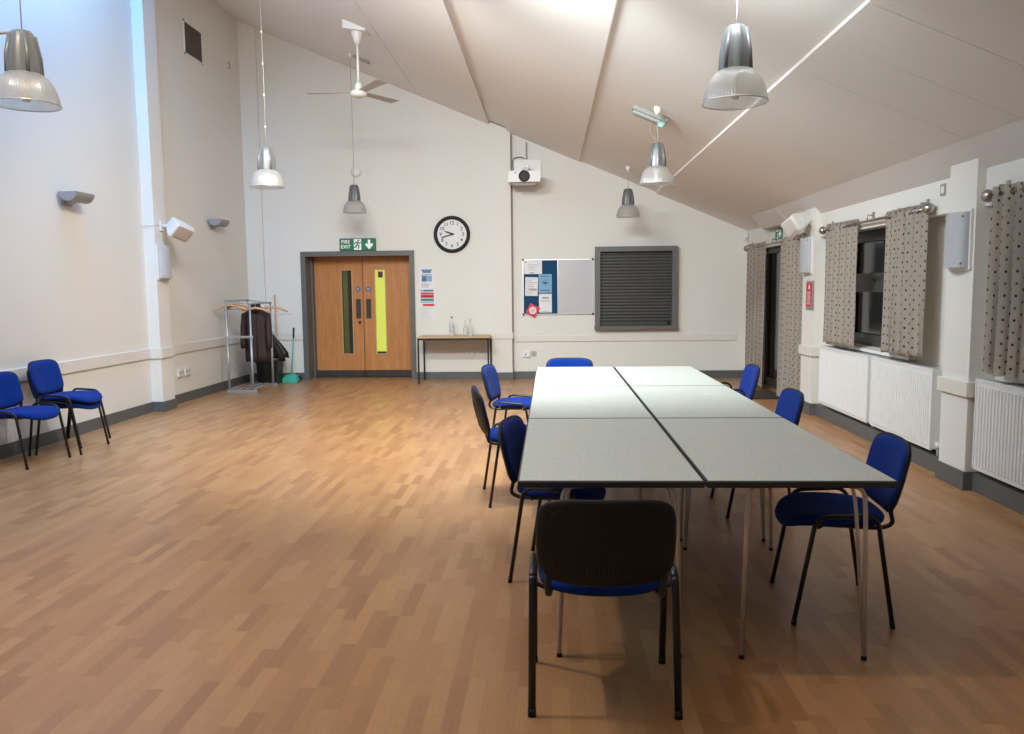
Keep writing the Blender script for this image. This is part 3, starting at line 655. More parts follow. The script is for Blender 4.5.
# ------------------------------------------------------------------ pendants
def pendant(x, y, zr, label, hook=False, tie=False, bracket=False, k=1.0):
    """zr = height of rim"""
    t = thing('pendant_lamp', label, 'pendant lamp', (x, y, zr), group='grey high bay pendant lamps')
    bm = NB(); lathe(bm, [(.088, .165), (.088, .19), (.083, .26), (.072, .33), (.058, .385), (.045, .40), (0.012, .402)], 72, flute=.045, nfl=8); obj('housing', bm, M['dkmetal'], t, 60)
    bm = NB()
    for j in range(4):
        a = pi/4+j*pi/2; ca, sa = cos(a), sin(a)
        tube(bm, [(ca*.087, sa*.087, .17), (ca*.085, sa*.085, .26), (ca*.062, sa*.062, .38)], .012, 6)
    obj('cooling_fin', bm, M['dkmetal'], t)
    bm = NB(); lathe(bm, [(.1725, 0), (.168, .03), (.158, .07), (.142, .11), (.118, .145), (.09, .168), (.087, .168)], 64, cap=False); obj('shade', bm, M['shade'], t)
    bm = NB(); tube(bm, [(.1725*cos(2*pi*j/48), .1725*sin(2*pi*j/48), 0) for j in range(48)], .004, 6, closed=True); obj('rim', bm, M['alu'], t)
    bm = NB(); lathe(bm, [(.03, .17), (.03, .10), (.022, .08), (.022, .02), (.0, .015)], 20); obj('lamp_tube', bm, M['white'], t)
    H_ = cz(x)-zr
    bm = NB(); tube(bm, [(0, 0, .40), (.004, 0, .40+.3*(H_-.4)), (-.003, 0, H_+.04)], .0038, 6)
    if bracket: tube(bm, arc([(0, 0, .41), (-.03, 0, .45), (-.08, 0, .5), (-.06, 0, .60), (-.05, 0, .66)], .05), .003, 6)
    if hook: tube(bm, arc([(0, 0, .405), (-.06, 0, .40), (-.13, -.02, .385)], .03), .008, 6)
    obj('suspension_cable', bm, M['taupe'], t)
    if tie:
        for j in range(6):
            bm = NB(); lathe(bm, [(.008, -.01), (.008, .01)], 8, c=(0, 0, .6+j*.31)); obj('cable_tie', bm, M['fan'], t)
    bm = NB(); lathe(bm, [(.035, H_+.03), (.035, H_-.01), (.012, H_-.05)], 20); obj('ceiling_hook', bm, M['white'], t)
    return t
pendant(1.005, 4.5, 2.465, 'nearest hanging lamp on the right, large at top of view')
pendant(1.075, 8.2, 2.50, 'middle hanging lamp on the right beneath the green lit emergency light', bracket=True)
pendant(1.145, 11.9, 2.50, 'farthest hanging lamp on the right above the shutter')
pendant(-2.93, 4.5, 2.535, 'nearest hanging lamp on the left, large by the left wall', hook=True)
pendant(-2.87, 8.2, 2.535, 'middle hanging lamp on the left with ties along its long cable', tie=True)
pendant(-2.87, 11.9, 2.62, 'farthest hanging lamp on the left beneath the ceiling fan')
t = thing('cable_bracket', 'small grey cable bracket on ceiling behind the fan', 'bracket', (-2.70, 11.9, cz(-2.70)), rot=(0, math.atan(.4223), 0))
obj('plate', B((-.12, -.06, -.03), (.12, .06, -.002), .008), M['greyp'], t)

# ceiling fan
t = thing('ceiling_fan', 'white three bladed ceiling fan on a long rod', 'ceiling fan', (-2.32, 10.0, cz(-2.32)))
bm = NB(); prism(bm, [(-.15, .063), (.13, -.055), (.13, -.078), (-.15, -.04)], 'y', -.12, .12); obj('mounting_block', bm, M['fan'], t)
bm = NB(); lathe(bm, [(.075, -.045), (.07, -.08), (.045, -.15), (.03, -.20)], 28); obj('canopy', bm, M['fan'], t)
bm = NB(); tube(bm, [(0, 0, -.15), (0, 0, -.68)], .015, 12); obj('down_rod', bm, M['fan'], t)
HZ = -.78
bm = NB(); lathe(bm, [(.032, HZ+.12), (.042, HZ+.10), (.05, HZ+.035), (.1, HZ+.02), (.105, HZ-.01), (.09, HZ-.035), (.05, HZ-.05)], 32); obj('motor', bm, M['fan'], t)
for a in (178, 57, -52):
    bm = NB(); n = 8
    va, vb = [], []
    for j in range(n+1):
        r = .09+.55*j/n; w = .045+.028*j/n
        va.append((r, -w, .009)); vb.append((r, w, -.009))
    va = [bm.verts.new(p) for p in va]; vb = [bm.verts.new(p) for p in vb]
    for j in range(n): bm.faces.new((va[j], va[j+1], vb[j+1], vb[j]))
    bmesh.ops.solidify(bm, geom=bm.faces[:], thickness=.005)
    obj('blade', bm, M['fanb'], t, loc=(0, 0, HZ+.01), rot=(0, 0, R(a)))

# emergency light
ang = math.atan(.4223)
t = thing('emergency_light', 'long emergency light with green indicator on the sloping ceiling', 'emergency light', (1.04, 8.46, cz(1.04)+.0), rot=(0, ang, 0))
obj('base', B((-.19, -.06, -.03), (.19, .06, .018), .006), M['diff2'], t)
obj('cover', B((-.18, -.052, -.065), (.18, .052, -.03), .012), M['clear'], t)
bm = NB(); lathe(bm, [(.022, -.065), (.02, -.078)], 16, c=(.135, -.03, 0)); obj('indicator', bm, M['lgreen'], t)
bm = NB(); lathe(bm, [(.028, -.03), (.028, -.06)], 16, c=(.10, .075, 0)); obj('cable_gland', bm, M['white'], t)

# ------------------------------------------------------------------ windows
def window(n, y0, y1, trans, label):
    w = thing('window_%d' % n, label, 'window', (3.15, (y0+y1)/2, WZ0)); w['kind'] = 'structure'
    hw = (y1-y0)/2; H2 = WZ1-WZ0; x0, x1 = .10, .17
    bm = NB(); f = .07
    box(bm, (x0, -hw, 0), (x1, -hw+f, H2)); box(bm, (x0, hw-f, 0), (x1, hw, H2)); box(bm, (x0, -hw, 0), (x1, hw, f)); box(bm, (x0, -hw, H2-f), (x1, hw, H2))
    for m_ in trans: box(bm, (x0, m_-.045, 0), (x1, m_+.045, H2))
    obj('window_frame', bm, M['winframe'], w)
    edges = [-hw+f]+[q for m_ in trans for q in (m_-.045, m_+.045)]+[hw-f]
    for a, b in zip(edges[::2], edges[1::2]):
        bm = NB(); g = .045
        for z0, z1 in ((f, .59), (.69, H2-f)):
            box(bm, (x0-.015, a, z0), (x1, a+g, z1)); box(bm, (x0-.015, b-g, z0), (x1, b, z1)); box(bm, (x0-.015, a, z0), (x1, b, z0+g)); box(bm, (x0-.015, a, z1-g), (x1, b, z1))
        box(bm, (x0, a, .57), (x1, b, .71)); obj('casement', bm, M['winframe'], w)
        obj('glass', B((x0+.03, a, f), (x0+.036, b, H2-f)), M['blackg'], w)
        obj('handle', B((x0-.05, (a+b)/2-.06, .655), (x0-.015, (a+b)/2+.06, .68), .005), M['kick'], w)
    obj('window_sill', B((-.075, -hw-.12, -.035), (x0, hw+.12, -.002), .006), M['rad'], w)
window(2, 7.15, 8.95, [-.50], 'dark framed window behind the dotted curtains between the right pilasters')
window(3, 3.2, 5.45, [0.0], 'dark framed window behind the nearest curtain')
# glazed door in the end bay
w = thing('door_2', 'dark glazed exit door behind the full length curtains', 'door', (3.15, 11.02, 0)); w['kind'] = 'structure'
bm = NB()
for a, b in ((-1.27, -1.19), (-.04, .04), (1.19, 1.27)): box(bm, (.1, a, 0), (.17, b, 2.03))
box(bm, (.1, -1.27, 1.95), (.17, 1.27, 2.03)); box(bm, (.1, -1.27, 0), (.17, 1.27, .12)); obj('door_frame', bm, M['winframe'], w)
for a, b in ((-1.19, -.04), (.04, 1.19)): obj('glass', B((.13, a, .12), (.136, b, 1.95)), M['blackg'], w)
obj('handle', B((.06, .08, .95), (.1, .11, 1.15), .005), M['kick'], w)

# curtains
def curtain(y0, y1, z0, z1, nf, label, seed, x=2.97, flare=0, full=1.6):
    rnd = random.Random(seed)
    c = thing('curtain', label, 'curtain', (x, (y0+y1)/2, z0), group='beige dotted curtains')
    bm = NB(); uvl = bm.loops.layers.uv.new('UVMap')
    nu, nv = nf*14, 26; W = y1-y0; ph = [rnd.uniform(-.5, .5) for _ in range(6)]
    V = [[None]*(nv+1) for _ in range(nu+1)]; U = []
    s = 0; prev = None
    for i in range(nu+1):
        u = i/nu
        for j in range(nv+1):
            v = j/nv; a = u*nf*2*pi
            amp = (.050+.012*(1-v))*(1+.30*sin(7*u+ph[0]*9))
            xx = .030-amp*abs(sin(a/2+.25*sin(2*pi*v*.6+ph[1]*5)*(1-v)+.5*sin(5*u+ph[2]*4)))**.7
            yy = (u-.5)*W*(1+flare*(1-v)) + .012*sin(2*a+ph[3])*(1-v) + .015*sin(3*v+u*4+ph[4])*(1-v)
            zz = v*(z1-z0) + (.008*sin(a*.5+ph[5]*6) if j == 0 else 0)
            V[i][j] = bm.verts.new((xx, yy, zz))
        p = V[i][nv].co
        if prev is not None: s += (p-prev).length
        prev = p.copy(); U.append(s)
    for i in range(nu):
        for j in range(nv):
            f = bm.faces.new((V[i][j], V[i+1][j], V[i+1][j+1], V[i][j+1])); f.smooth = True
            for lp, (a, b) in zip(f.loops, ((i, j), (i+1, j), (i+1, j+1), (i, j+1))): lp[uvl].uv = (U[a]*1.05+seed*.031, b/nv*(z1-z0)+seed*.02)
    bmesh.ops.solidify(bm, geom=bm.faces[:], thickness=.002)
    obj('cloth', bm, M['curtain'], c)
    for kk in range(nf*2):
        yk = (-.5+(kk+.5)/(nf*2)*1.0)*W
        if abs(yk) > W/2-.02: continue
        bm = NB(); tube(bm, [(.0+.021*cos(q), 0, (z1-z0)-.045+.021*sin(q)) for q in [2*pi*j/16 for j in range(16)]], .004, 5, closed=True)
        obj('eyelet', bm, M['brush'], c, loc=(0, yk, 0))
    return c
curtain(11.30, 12.30, .06, 2.085, 7, 'full length dotted curtain at the back right corner', 1)
curtain(9.62, 10.60, .04, 2.085, 7, 'full length dotted curtain beside the far right pilaster', 2, flare=.10)
curtain(8.02, 8.88, .865, 2.115, 6, 'short dotted curtain at the far side of the dark window', 3)
curtain(6.56, 7.34, .885, 2.115, 6, 'short dotted curtain nearer side of dark window, right of the two above radiators', 4)
curtain(4.55, 5.60, .875, 2.115, 8, 'short dotted curtain at right edge of view above near radiator', 5)
def rod(y0, y1, z, label, x=2.97):
    t = thing('curtain_rod', label, 'curtain rod', (x, (y0+y1)/2, z), group='nickel curtain rods'); h2 = (y1-y0)/2
    bm = NB(); tube(bm, [(0, -h2, 0), (0, h2, 0)], .0135, 12); obj('pole', bm, M['brush'], t)
    for s_ in (-1, 1):
        bm = NB(); lathe(bm, [(.001, -.046), (.022, -.04), (.038, -.024), (.045, 0), (.038, .024), (.022, .04), (.001, .046)], 20, c=(0, s_*(h2+.035), 0), axis='y'); tube(bm, [(0, s_*(h2-.01), 0), (0, s_*(h2+.005), 0)], .02, 12); obj('finial', bm, M['brush'], t, 60)
    for yy in (-h2+.10, 0, h2-.10):
        bm = NB(); tube(bm, [(0, yy, 0), (0, yy, .055), (.065, yy, .055)], .007, 8); box(bm, (.05, yy-.02, .03), (.06, yy+.02, .085)); obj('bracket', bm, M['brush'], t)
rod(9.60, 12.33, 2.04, 'nickel curtain rod over the glazed exit door')
rod(6.56, 8.93, 2.07, 'nickel curtain rod over the dark window between the right pilasters')
rod(2.6, 5.63, 2.07, 'nickel curtain rod over the nearest window')

# radiators
def radiator(y0, y1, label):
    z0, z1 = .165, .80; t = thing('radiator', label, 'radiator', (3.0, (y0+y1)/2, z0), group='white panel radiators'); h2 = (y1-y0)/2; H2 = z1-z0
    bm = NB(); box(bm, (.006, -h2, 0), (.022, h2, H2), bev=.004)
    n = int((y1-y0)/.0405); st = (2*h2-.06)/n
    for i in range(n):
        yy = -h2+.03+st*(i+.5)
        prism(bm, [(.008, yy-.009), (-.004, yy-.005), (-.004, yy+.005), (.008, yy+.009)], 'z', .035, H2-.035)
    obj('front_panel', bm, M['rad'], t)
    obj('rear_panel', B((.085, -h2, 0), (.10, h2, H2), .004), M['rad'], t)
    bm = NB(); box(bm, (.0, -h2-.004, .01), (.108, -h2+.008, H2-.005)); obj('side_cover', bm, M['rad'], t)
    bm = NB(); box(bm, (.0, h2-.008, .01), (.108, h2+.004, H2-.005)); obj('side_cover', bm, M['rad'], t)
    bm = NB(); box(bm, (0.0, -h2, H2-.004), (.108, h2, H2+.012)); 
    tg = obj('top_grille', bm, M['rad'], t)
    bm = NB()
    for i in range(int(2*h2/.03)): box(bm, (.03, -h2+.02+.03*i, H2+.012), (.085, -h2+.032+.03*i, H2+.0135))
    obj('grille_slots', bm, M['radtop'], tg)
    bm = NB(); lathe(bm, [(.018, -.04), (.02, -.02), (.012, 0)], 14, c=(.05, -h2-.004, H2-.05), axis='y'); obj('air_valve', bm, M['alu'], t)
    bm = NB(); tube(bm, arc([(.05, -h2, .05), (.05, -h2-.035, .05), (.05, -h2-.035, -.04)], .01), .009, 8); lathe(bm, [(.018, .02), (.018, .07)], 12, c=(.05, -h2-.035, 0)); obj('valve', bm, M['white'], t)
radiator(7.70, 9.07, 'farther of the two white radiators between the right pilasters')
radiator(6.42, 7.62, 'nearer of the two white radiators between the right pilasters')
radiator(4.40, 5.77, 'white ribbed radiator at the right edge, nearest the viewer')

# right wall small things
t = thing('exit_sign', 'small green running man exit sign above the curtained door', 'sign', (XR, 11.28, 2.185), rot=(0, 0, -pi/2))
obj('sign_panel', B((-.17, -.012, -.075), (.17, -.001, .075), .003), M['sign_g'], t)
running_man('pictogram', t, -.06, -.0125, 0, .8, M['sign_w'], M['sign_g'])
bm = NB(); prism(bm, [(.05, .05), (.085, .05), (.085, 0), (.11, .02), (.125, 0), (.0675, -.055), (.01, 0), (.025, .02), (.05, 0)], 'y', -.0138, -.0125); obj('down_arrow', bm, M['sign_w'], t)
t = thing('fire_notice', 'red and white fire notice on the far right pilaster', 'notice', (2.97, 9.34, 1.365), rot=(0, 0, -pi/2))
obj('frame', B((-.12, -.012, -.165), (.12, -.001, .165), .002), M['sockg'], t)
obj('red_panel', B((-.09, -.014, -.125), (.09, -.0122, .14)), M['red'], t)
bm = NB()
for i in range(7): box(bm, (-.06, -.0155, -.10+i*.022), (.06-.01*(i % 3), -.0142, -.092+i*.022))
prism(bm, [(-.02, .07), (.02, .07), (.025, .09), (.012, .125), (-.012, .115), (-.025, .09)], 'y', -.0155, -.0142); obj('printed_lines', bm, M['paper'], t)
t = thing('thermostat_card', 'small pinkish grey plate on the lintel left of near right pilaster', 'plate', (3.03, 6.42, 2.20)); obj('plate', B((-.008, -.04, -.045), (0, .04, .045), .002), M['taupe'], t); obj('inner_panel', B((-.0095, -.022, -.025), (-.0082, .022, .025)), M['paper'], t)

t = thing('entrance_mat', 'dark brown entrance mat inside the curtained door', 'mat', (2.82, 10.98, 0)); obj('pile', B((-.28, -.42, .001), (.27, .42, .012), .003), M['matb'], t); 
obj('edging', B((-.295, -.435, .0005), (.285, .435, .006)), M['plastic'], t)

# ------------------------------------------------------------------ chairs
def make_chair(loop=.492):
    t = thing('stacking_chair', 'blue', 'chair')
    def seatfn(x, y, z):
        zz = z - .03*max(0, (y-.10)/.12)**2 + .012*max(0, (-y-.08)/.12)**2 + .022*(x/.23)**2 - .006
        return (x, y+.012, .426+zz)
    tp = lambda v: 1.0-.05*max(0, -v)-.02*max(0, v)
    bm = NB(); pad(bm, .465, .45, .048, 3.0, seatfn, taper=tp); obj('seat', bm, M['fabric'], t)
    bm = NB(); pad(bm, .455, .44, -.022, 3.0, lambda x, y, z: seatfn(x, y, z*(1-.3*abs(y)/.2)+.006), taper=tp); obj('seat_shell', bm, M['plastic'], t)
    def backfn(x, y, z):   # y -> vertical, z-> thickness forward
        v = y/.16
        if v < 0: y = y - .012*(1-min(1, abs(x)/.20)**2)*(-v)
        lean = -.222-.075*(y+.16)/.32
        return (x, lean + z + .035*(x/.22)**2 - .012*cos(v*1.4), .638+y)
    tb = lambda v: 1.0-.035*max(0, -v)**1.5-.01*max(0, v)
    bm = NB(); pad(bm, .455, .295, .032, 4.2, backfn, taper=tb); obj('backrest', bm, M['fabric'], t)
    bm = NB(); pad(bm, .470, .312, -.022, 5.0, lambda x, y, z: backfn(x, y, z+.008), taper=tb)
    bs = obj('back_shell', bm, M['plastic'], t)
    bm = NB()
    def onshell(pts, r=.003): tube(bm, [backfn(x, y, -.0135) for x, y in pts], r, 5)
    q = [(p.x, p.y) for p in arc([(-.065, -.12, 0), (-.065, .06, 0), (.065, .06, 0), (.065, -.12, 0)], .02)]
    onshell(q)
    for xx in (-.04, -.024, -.008, .008, .024, .04): onshell([(xx, -.11), (xx, -.04), (xx, .045)], .0022)
    q = [(p.x, p.y) for p in arc([(-.175, -.11, 0), (-.185, .115, 0), (.185, .115, 0), (.175, -.11, 0)], .04)]
    onshell(q, .002)
    obj('embossed_ribs', bm, M['plastic'], bs)
    for s_ in (-1, 1):
        X = s_*.248
        pts = arc([(s_*.2525, -.205, .012), (X, -.135, loop-.025), (X, -.10, loop), (X, .09, loop-.012), (X, .125, loop-.04), (s_*.2525, .205, .012)], .035, 4)
        n = len(pts); cut1 = 4; cut2 = n-5
        for nm, seg_ in (('leg', pts[:cut1+1]), ('side_rail', pts[cut1:cut2+1]), ('leg', pts[cut2:])):
            bm = NB(); tube(bm, seg_, .010, 10, sx=1.35); lg = obj(nm, bm, M['tube'], t)
            if nm == 'leg':
                f = seg_[0] if seg_[0].z < .1 else seg_[-1]; g = seg_[1] if seg_[0].z < .1 else seg_[-2]
                dv = (g-f).normalized(); bm = NB(); tube(bm, [f-dv*.012, f+dv*.016], .0108, 10, sx=1.35); obj('foot_cap', bm, M['plastic'], lg)
        bm = NB(); tube(bm, arc([(s_*.185, -.02, .428), (s_*.19, -.165, .424), (s_*.193, -.215, .446), (s_*.193, -.200, .50), (s_*.193, -.203, .54)], .05, 6), .0095, 10, sx=1.3); obj('back_post', bm, M['tube'], t)
    bm = NB()
    for yy in (-.10, .10): tube(bm, [(-.245, yy, .452 if loop > .55 else loop-.05), (-.2, yy, .422), (.2, yy, .422), (.245, yy, .452 if loop > .55 else loop-.05)], .009, 8)
    obj('cross_bar', bm, M['tube'], t)
    return t
ch0 = make_chair()
chairs = [
    (.182, 2.86, 0, 0, 'nearest blue chair with its black back to the viewer', 'chairs around the table block'),
    (.045, 4.137, 0, -102, 'blue chair nearest viewer on left side of the tables', 'chairs around the table block'),
    (-.25, 5.60, 0, -81, 'middle blue chair on the left side showing its grey black back shell', 'chairs around the table block'),
    (-.30, 7.15, 0, -99, 'farthest blue chair on the left side of the tables', 'chairs around the table block'),
    (.19, 7.62, 0, 180, 'blue chair at the far end of the tables facing the viewer', 'chairs around the table block'),
    (1.289, 3.685, 0, 85, 'blue chair at right corner nearest viewer, turned to the tables', 'chairs around the table block'),
    (1.335, 5.33, 0, 90, 'middle blue chair on the right side of the tables', 'chairs around the table block'),
    (-4.585, 6.73, 0, -97, 'single blue chair at the left edge against the left wall', 'chairs by the left wall'),
    (-4.53, 7.31, 0, -87, 'lower blue chair of the two stacked by the left wall', 'chairs by the left wall'),
    (-4.51, 7.30, .062, -89, 'upper blue chair of the two stacked by the left wall', 'chairs by the left wall'),
]
for i, (x, y, z, rz, lab, grp) in enumerate(chairs):
    o = ch0 if i == 0 else copy_tree(ch0)
    o.location = (x, y, z); o.rotation_euler = (0, 0, R(rz)); tag(o, lab, 'chair', grp)
arm = make_chair(.61); arm.location = (1.50, 7.05, 0); arm.rotation_euler = (0, 0, R(90)); tag(arm, 'farthest blue chair on the right side with raised black side loops', 'chair', 'chairs around the table block')

# ------------------------------------------------------------------ tables
def make_table():
    t = thing('folding_table', 'x', 'table'); W, D = .720, 1.494
    obj('edge_band', B((-W/2, -D/2, .712), (W/2, D/2, .7388), .006), M['edge'], t)
    obj('table_top', B((-W/2+.008, -D/2+.010, .735), (W/2-.008, D/2-.010, .7402), .001), M['lam'], t)
    for sx in (-1, 1):
        for sy in (-1, 1):
            fx, fy = sx*.24+.04, sy*.672
            bm = NB(); tube(bm, arc([(fx, fy, .012), (fx-sx*.012, fy, .60), (fx-sx*.02, fy, .700), (fx-sx*.12, fy, .704)], .05, 6), .0088, 12)
            tube(bm, arc([(fx, fy-sy*.006, .012), (fx-sx*.032, fy-sy*.05, .62), (fx-sx*.045, fy-sy*.06, .700), (fx-sx*.14, fy-sy*.06, .704)], .04, 6), .0075, 10)
            lg = obj('leg', bm, M['chrome'], t)
            bm = NB(); lathe(bm, [(.011, 0), (.0115, .012), (.009, .017)], 14, c=(fx, fy, 0)); obj('rubber_foot', bm, M['plastic'], lg)
    bm = NB()
    for sx in (-1, 1): box(bm, (sx*.20-.012, -.66, .692), (sx*.20+.012, .66, .712))
    for sy in (-1, 1): box(bm, (-.20, sy*.64-.012, .695), (.20, sy*.64+.012, .712))
    obj('under_frame', bm, M['tube'], t)
    return t
tb0 = make_table(); i = 0
TX = [.230, .956]; TY = [3.036+.75, 3.036+2.25, 3.036+3.75]
rown = ['nearest row', 'middle row', 'farthest row']; coln = ['left', 'right']
for r_ in range(3):
    for c_ in range(2):
        o = tb0 if i == 0 else copy_tree(tb0); i += 1
        o.location = (TX[c_], TY[r_], 0); tag(o, 'grey green speckled table, %s hand one of the %s' % (coln[c_], rown[r_]), 'table', 'six folding tables pushed together')
t = thing('paper_slip', 'small white paper slip lying on the middle right table', 'paper', (1.092, 5.528, .7404)); obj('slip', B((-.045, -.018, 0), (.045, .018, .0012)), M['paper'], t)

# ------------------------------------------------------------------ coat corner
RX0, RX1, RY0, RY1 = -4.68, -4.33, 11.43, 12.28
t = thing('clothes_rack', 'silver double rail clothes rack in back left corner', 'clothes rack', ((RX0+RX1)/2, (RY0+RY1)/2, 0))
hx, hy = (RX1-RX0)/2, (RY1-RY0)/2
for sx in (-1, 1):
    for sy in (-1, 1):
        zt = 1.345 if sx < 0 else 1.30
        bm = NB(); tube(bm, [(sx*hx, sy*hy, .04), (sx*hx, sy*hy, zt)], .014, 10); tube(bm, [(sx*hx, sy*hy, .04), (sx*hx, sy*hy, .82)], .018, 10); obj('post', bm, M['rack'], t)
    bm = NB(); tube(bm, [(sx*hx, -hy-.04, zt), (sx*hx, hy+.04, zt)], .013, 10); obj('hanging_rail', bm, M['rack'], t)
    bm = NB(); tube(bm, [(sx*hx, -hy, .05), (sx*hx, hy, .05)], .010, 8); obj('lower_bar', bm, M['rack'], t)
for sy in (-1, 1):
    obj('base_bar', B((-hx-.03, sy*hy-.025, .0), (hx+.06, sy*hy+.025, .045), .005), M['rack'], t)
    bm = NB(); box(bm, (-hx-.03, sy*hy-.012, .80), (hx+.03, sy*hy+.012, .835), bev=.004); obj('mid_connector', bm, M['alu'], t)
bm = NB(); tube(bm, [(-.05, -hy, .05), (-.05, hy, .05)], .007, 8); tube(bm, [(.06, -hy, .05), (.06, hy, .05)], .007, 8); obj('shelf_wire', bm, M['rack'], t)
for sy in (-.9, .9):
    bm = NB(); tube(bm, [(-hx, hy*sy, 1.342), (hx, hy*sy, 1.30)], .008, 8); obj('top_link', bm, M['rack'], t)
def hanger(x, y, z, m, rz, label, w=.22, bar=True):
    h_ = thing('coat_hanger', label, 'hanger', (x, y, z), rz, group='wooden hangers on the rack')
    bm = NB(); pts = [(-w, 0, -.135), (-w*.9, 0, -.115), (-w*.5, 0, -.075), (0, 0, -.055), (w*.5, 0, -.075), (w*.9, 0, -.115), (w, 0, -.135)]
    tube(bm, pts, [.010, .016, .017, .017, .017, .016, .010], 8); obj('shoulder_bar', bm, m, h_)
    bm = NB(); tube(bm, [(0, 0, -.05), (0, 0, -.01), (.018, 0, .005), (.012, 0, .024), (-.006, 0, .026), (-.018, 0, .012)], .0028, 6); obj('hook', bm, M['alu'], h_)
    if bar: bm = NB(); tube(bm, [(-w*.88, 0, -.125), (w*.88, 0, -.125)], .004, 6); obj('trouser_bar', bm, M['alu'], h_)
hanger(RX0+.03, 11.52, 1.335, M['woodh'], .10, 'pale wooden hanger at the near end of the wall side rail', bar=False)
hanger(RX0+.02, 11.68, 1.335, M['woodd'], -.25, 'dark wooden hanger with steel bar on the wall side rail', .16)
hanger(RX1+.01, 11.62, 1.29, M['woodh'], .35, 'pale wooden hanger in front of the brown coat', .20, False)
hanger(RX1+.05, 12.16, 1.29, M['woodh'], .2, 'pale wooden hanger behind the brown coat at far end', .25, False)
hanger(RX0, 11.95, 1.335, M['woodh'], .2, 'pale wooden hanger halfway along the wall side rail', .20)
# coat
def cloth(bm, secs, n=40, amp=.012, nf=9, seed=0, k=1.0):
    secs = [(a*k, b, c, d_*k, e) for a, b, c, d_, e in secs]
    """secs: (cx,cy,z,rx,ry)"""
    rnd = random.Random(seed); ph = rnd.uniform(0, 6); rings = []
    for si, (cx_, cy_, z, rx, ry) in enumerate(secs):
        ring = []; g = si/(len(secs)-1)
        for k_ in range(n):
            a = 2*pi*k_/n; f = 1+amp/max(rx, ry)*g*(sin(nf*a+ph+g*1.5)+.6*sin((nf-4)*a+2*ph+z*9)) 
            ring.append(bm.verts.new((cx_+rx*cos(a)*f, cy_+ry*sin(a)*f, z+.008*sin(5*a+ph)*(1 if si == len(secs)-1 else 0))))
        rings.append(ring)
    for A_, B_ in zip(rings, rings[1:]):
        for k_ in range(n):
            f = bm.faces.new((A_[k_], A_[(k_+1) % n], B_[(k_+1) % n], B_[k_])); f.smooth = True
    bm.faces.new(rings[0]); bm.faces.new(rings[-1][::-1])
t = thing('coat', 'long brown hooded coat hanging on the rack', 'coat', (-4.40, 11.86, 1.29), .12)
bm = NB(); cloth(bm, [(0, 0, -.03, .05, .05), (0, 0, -.06, .11, .07), (0, 0, -.11, .18, .085), (0, 0, -.18, .195, .095), (0, 0, -.35, .175, .10), (0, 0, -.55, .185, .105), (0.01, 0, -.75, .20, .115), (0.01, 0, -.86, .205, .12)], seed=3, amp=.016, nf=11, k=.86); obj('body', bm, M['coat'], t)
for s_ in (-1, 1):
    bm = NB(); cloth(bm, [(s_*.15, 0, -.09, .05, .05), (s_*.19, -.01, -.16, .058, .06), (s_*.215, -.03, -.35, .05, .055), (s_*.22, -.05, -.55, .045, .05), (s_*.215, -.06, -.66, .042, .045)], 20, .008, 5, 4+s_, .86); obj('sleeve', bm, M['coat'], t)
bm = NB(); cloth(bm, [(0, -.03, .015, .045, .03), (0, -.05, .0, .075, .05), (0, -.06, -.06, .095, .065), (0, -.05, -.12, .09, .06), (0, -.04, -.16, .06, .04)], 24, .008, 6, 9); obj('hood', bm, M['coat2'], t)
bm = NB(); tube(bm, [(.02, -.09, -.16), (.02, -.103, -.3), (.02, -.108, -.5), (.02, -.115, -.84)], .006, 6); obj('zip_placket', bm, M['coat2'], t)
# black jacket (crumpled) over the bin
t = thing('jacket', 'shiny black padded jacket bundled above the bin behind the rack', 'jacket', (-4.40, 12.62, .375))
bm = NB(); cloth(bm, [(-.13, 0, .53, .03, .03), (-.11, 0, .46, .07, .06), (-.08, 0, .36, .10, .08), (-.03, 0, .24, .15, .10), (.02, -.02, .12, .18, .11), (.05, -.03, .04, .16, .10)], 40, .022, 8, 12); obj('body', bm, M['coat2'], t)
bm = NB(); cloth(bm, [(-.06, -.05, .40, .05, .045), (0, -.09, .30, .055, .05), (.08, -.11, .18, .055, .05), (.14, -.12, .06, .05, .045), (.16, -.12, .0, .045, .04)], 20, .012, 5, 15); obj('sleeve', bm, M['coat2'], t)
t = thing('waste_bin', 'black rectangular waste bin under the jacket in back left corner', 'bin', (-4.50, 12.64, 0))
bm = NB(); prism(bm, [(-.15, 0), (.15, 0), (.175, .35), (-.175, .35)], 'y', -.14, .14); obj('body', bm, M['bin'], t)
bm = NB(); box(bm, (-.185, -.15, .345), (.185, .15, .37), bev=.006); obj('rim', bm, M['bin'], t)
t = thing('broom', 'wooden broom handle leaning in the back left corner', 'broom', (-4.44, 12.98, 0))
bm = NB(); tube(bm, [(.01, -.14, .08), (-.065, .03, 1.41)], .0125, 10); obj('handle', bm, M['woodh'], t)
obj('head', B((-.13, -.17, .04), (.06, -.11, .09), .008), M['woodh'], t)
bm = NB(); prism(bm, [(-.13, .05), (.06, .05), (.07, 0), (-.14, 0)], 'y', -.17, -.11); obj('bristles', bm, M['plastic'], t)
t = thing('dustpan', 'mint green long handled dustpan beside the double door', 'dustpan', (-4.22, 12.84, 0))
bm = NB(); prism(bm, [(-.115, .0), (.115, .0), (.125, .03), (.09, .10), (.03, .125), (-.05, .12), (-.12, .06)], 'y', -.10, .10); obj('pan', bm, M['mint'], t)
bm = NB(); prism(bm, [(-.07, .118), (.06, .118), (.14, .06), (.15, .03), (.12, .03), (.05, .10)], 'y', .04, .11); obj('brush', bm, M['plastic'], t)
bm = NB(); tube(bm, [(-.0, .02, .11), (.0, .17, .70)], .010, 8); obj('handle', bm, M['mint'], t)
bm = NB(); tube(bm, [(.0, .17, .70), (.0, .18, .75), (.0, .205, .87)], [.011, .016, .013], 8); obj('grip', bm, M['plastic'], t)

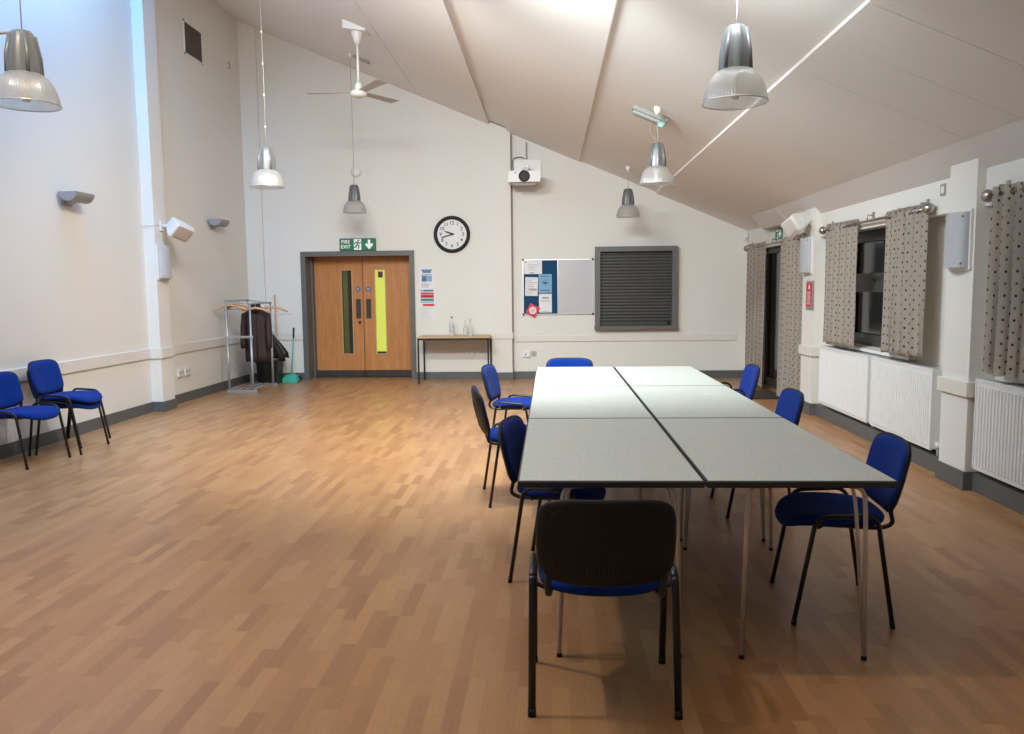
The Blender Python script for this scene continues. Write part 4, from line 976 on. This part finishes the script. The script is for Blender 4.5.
# ------------------------------------------------------------------ lights
def area(name, loc, size, power, col, rot=(0, 0, 0), spread=None):
    l_ = bpy.data.lights.new(name, 'AREA'); l_.shape = 'RECTANGLE'; l_.size, l_.size_y = size; l_.energy = power; l_.color = col
    if spread: l_.spread = spread
    o = bpy.data.objects.new(name, l_); o.location = loc; o.rotation_euler = rot; C.objects.link(o); return o
area('rooflight_sky', (-4.15, 5.8, 6.3), (.4, 5.0), 290, (.04, .40, 1.0), rot=(0, R(35), 0))
NEUT = (1.0, .995, .955)
def point(name, loc, power, r=.12, col=NEUT):
    l_ = bpy.data.lights.new(name, 'POINT'); l_.energy = power; l_.shadow_soft_size = r; l_.color = col
    o = bpy.data.objects.new(name, l_); o.location = loc; C.objects.link(o); return o
area('batten_far', (-1.9, 6.6, 3.95), (1.5, .3), 98, (1.0, .985, .92), rot=(R(43), 0, 0), spread=R(142))
point('batten_mid', (-2.2, 3.3, 4.2), 125, .08, (1.0, .90, .72))
point('batten_left', (-3.7, 8.2, 4.85), 12, .06)
area('fill_right', (-.55, 5.2, 3.55), (1.0, .3), 112, (.93, 1.0, 1.0), rot=(R(50), 0, R(-12)), spread=R(122))  # added fill, no real fitting: brightens back wall, right wall and tables
area('fill_side', (.8, 4.4, 3.1), (.8, .3), 12, (.93, 1.0, 1.0), rot=(R(75), 0, R(-15)))  # added low fill towards the right side, not an actual fitting
area('ceiling_fill', (-1.5, 1.5, 2.6), (3.0, 1.4), 42, (1.0, .96, .95), rot=(R(150), 0, 0), spread=R(150))  # invented upward fill that lifts the ceiling brightness, stands for no real lamp
w = bpy.data.worlds.new('World'); sc.world = w; w.use_nodes = True
w.node_tree.nodes['Background'].inputs[0].default_value = (.02, .025, .035, 1); w.node_tree.nodes['Background'].inputs[1].default_value = .3

# ------------------------------------------------------------------ camera
F_, PI_, YA, RO, H = 802.2, .09786, .04774, -.01064, 1.4815
cy, sy, cp, sp = cos(YA), sin(YA), cos(PI_), sin(PI_)
fwd = Vector((-sy*cp, cy*cp, -sp)); rt = Vector((cy, sy, 0)); up = rt.cross(fwd)
r2 = rt*cos(RO)+up*sin(RO); u2 = -rt*sin(RO)+up*cos(RO)
cam = bpy.data.cameras.new('camera'); cam.sensor_width = 36; cam.lens = F_/1024*36; cam.clip_start = .05; cam.clip_end = 100
co = bpy.data.objects.new('camera', cam); C.objects.link(co)
m3 = Matrix((r2, u2, -fwd)).transposed(); mw = m3.to_4x4(); mw.translation = (0, 0, H); co.matrix_world = mw
sc.camera = co
sc.view_settings.view_transform = 'Standard'; sc.view_settings.look = 'None'; sc.view_settings.exposure = 0.19
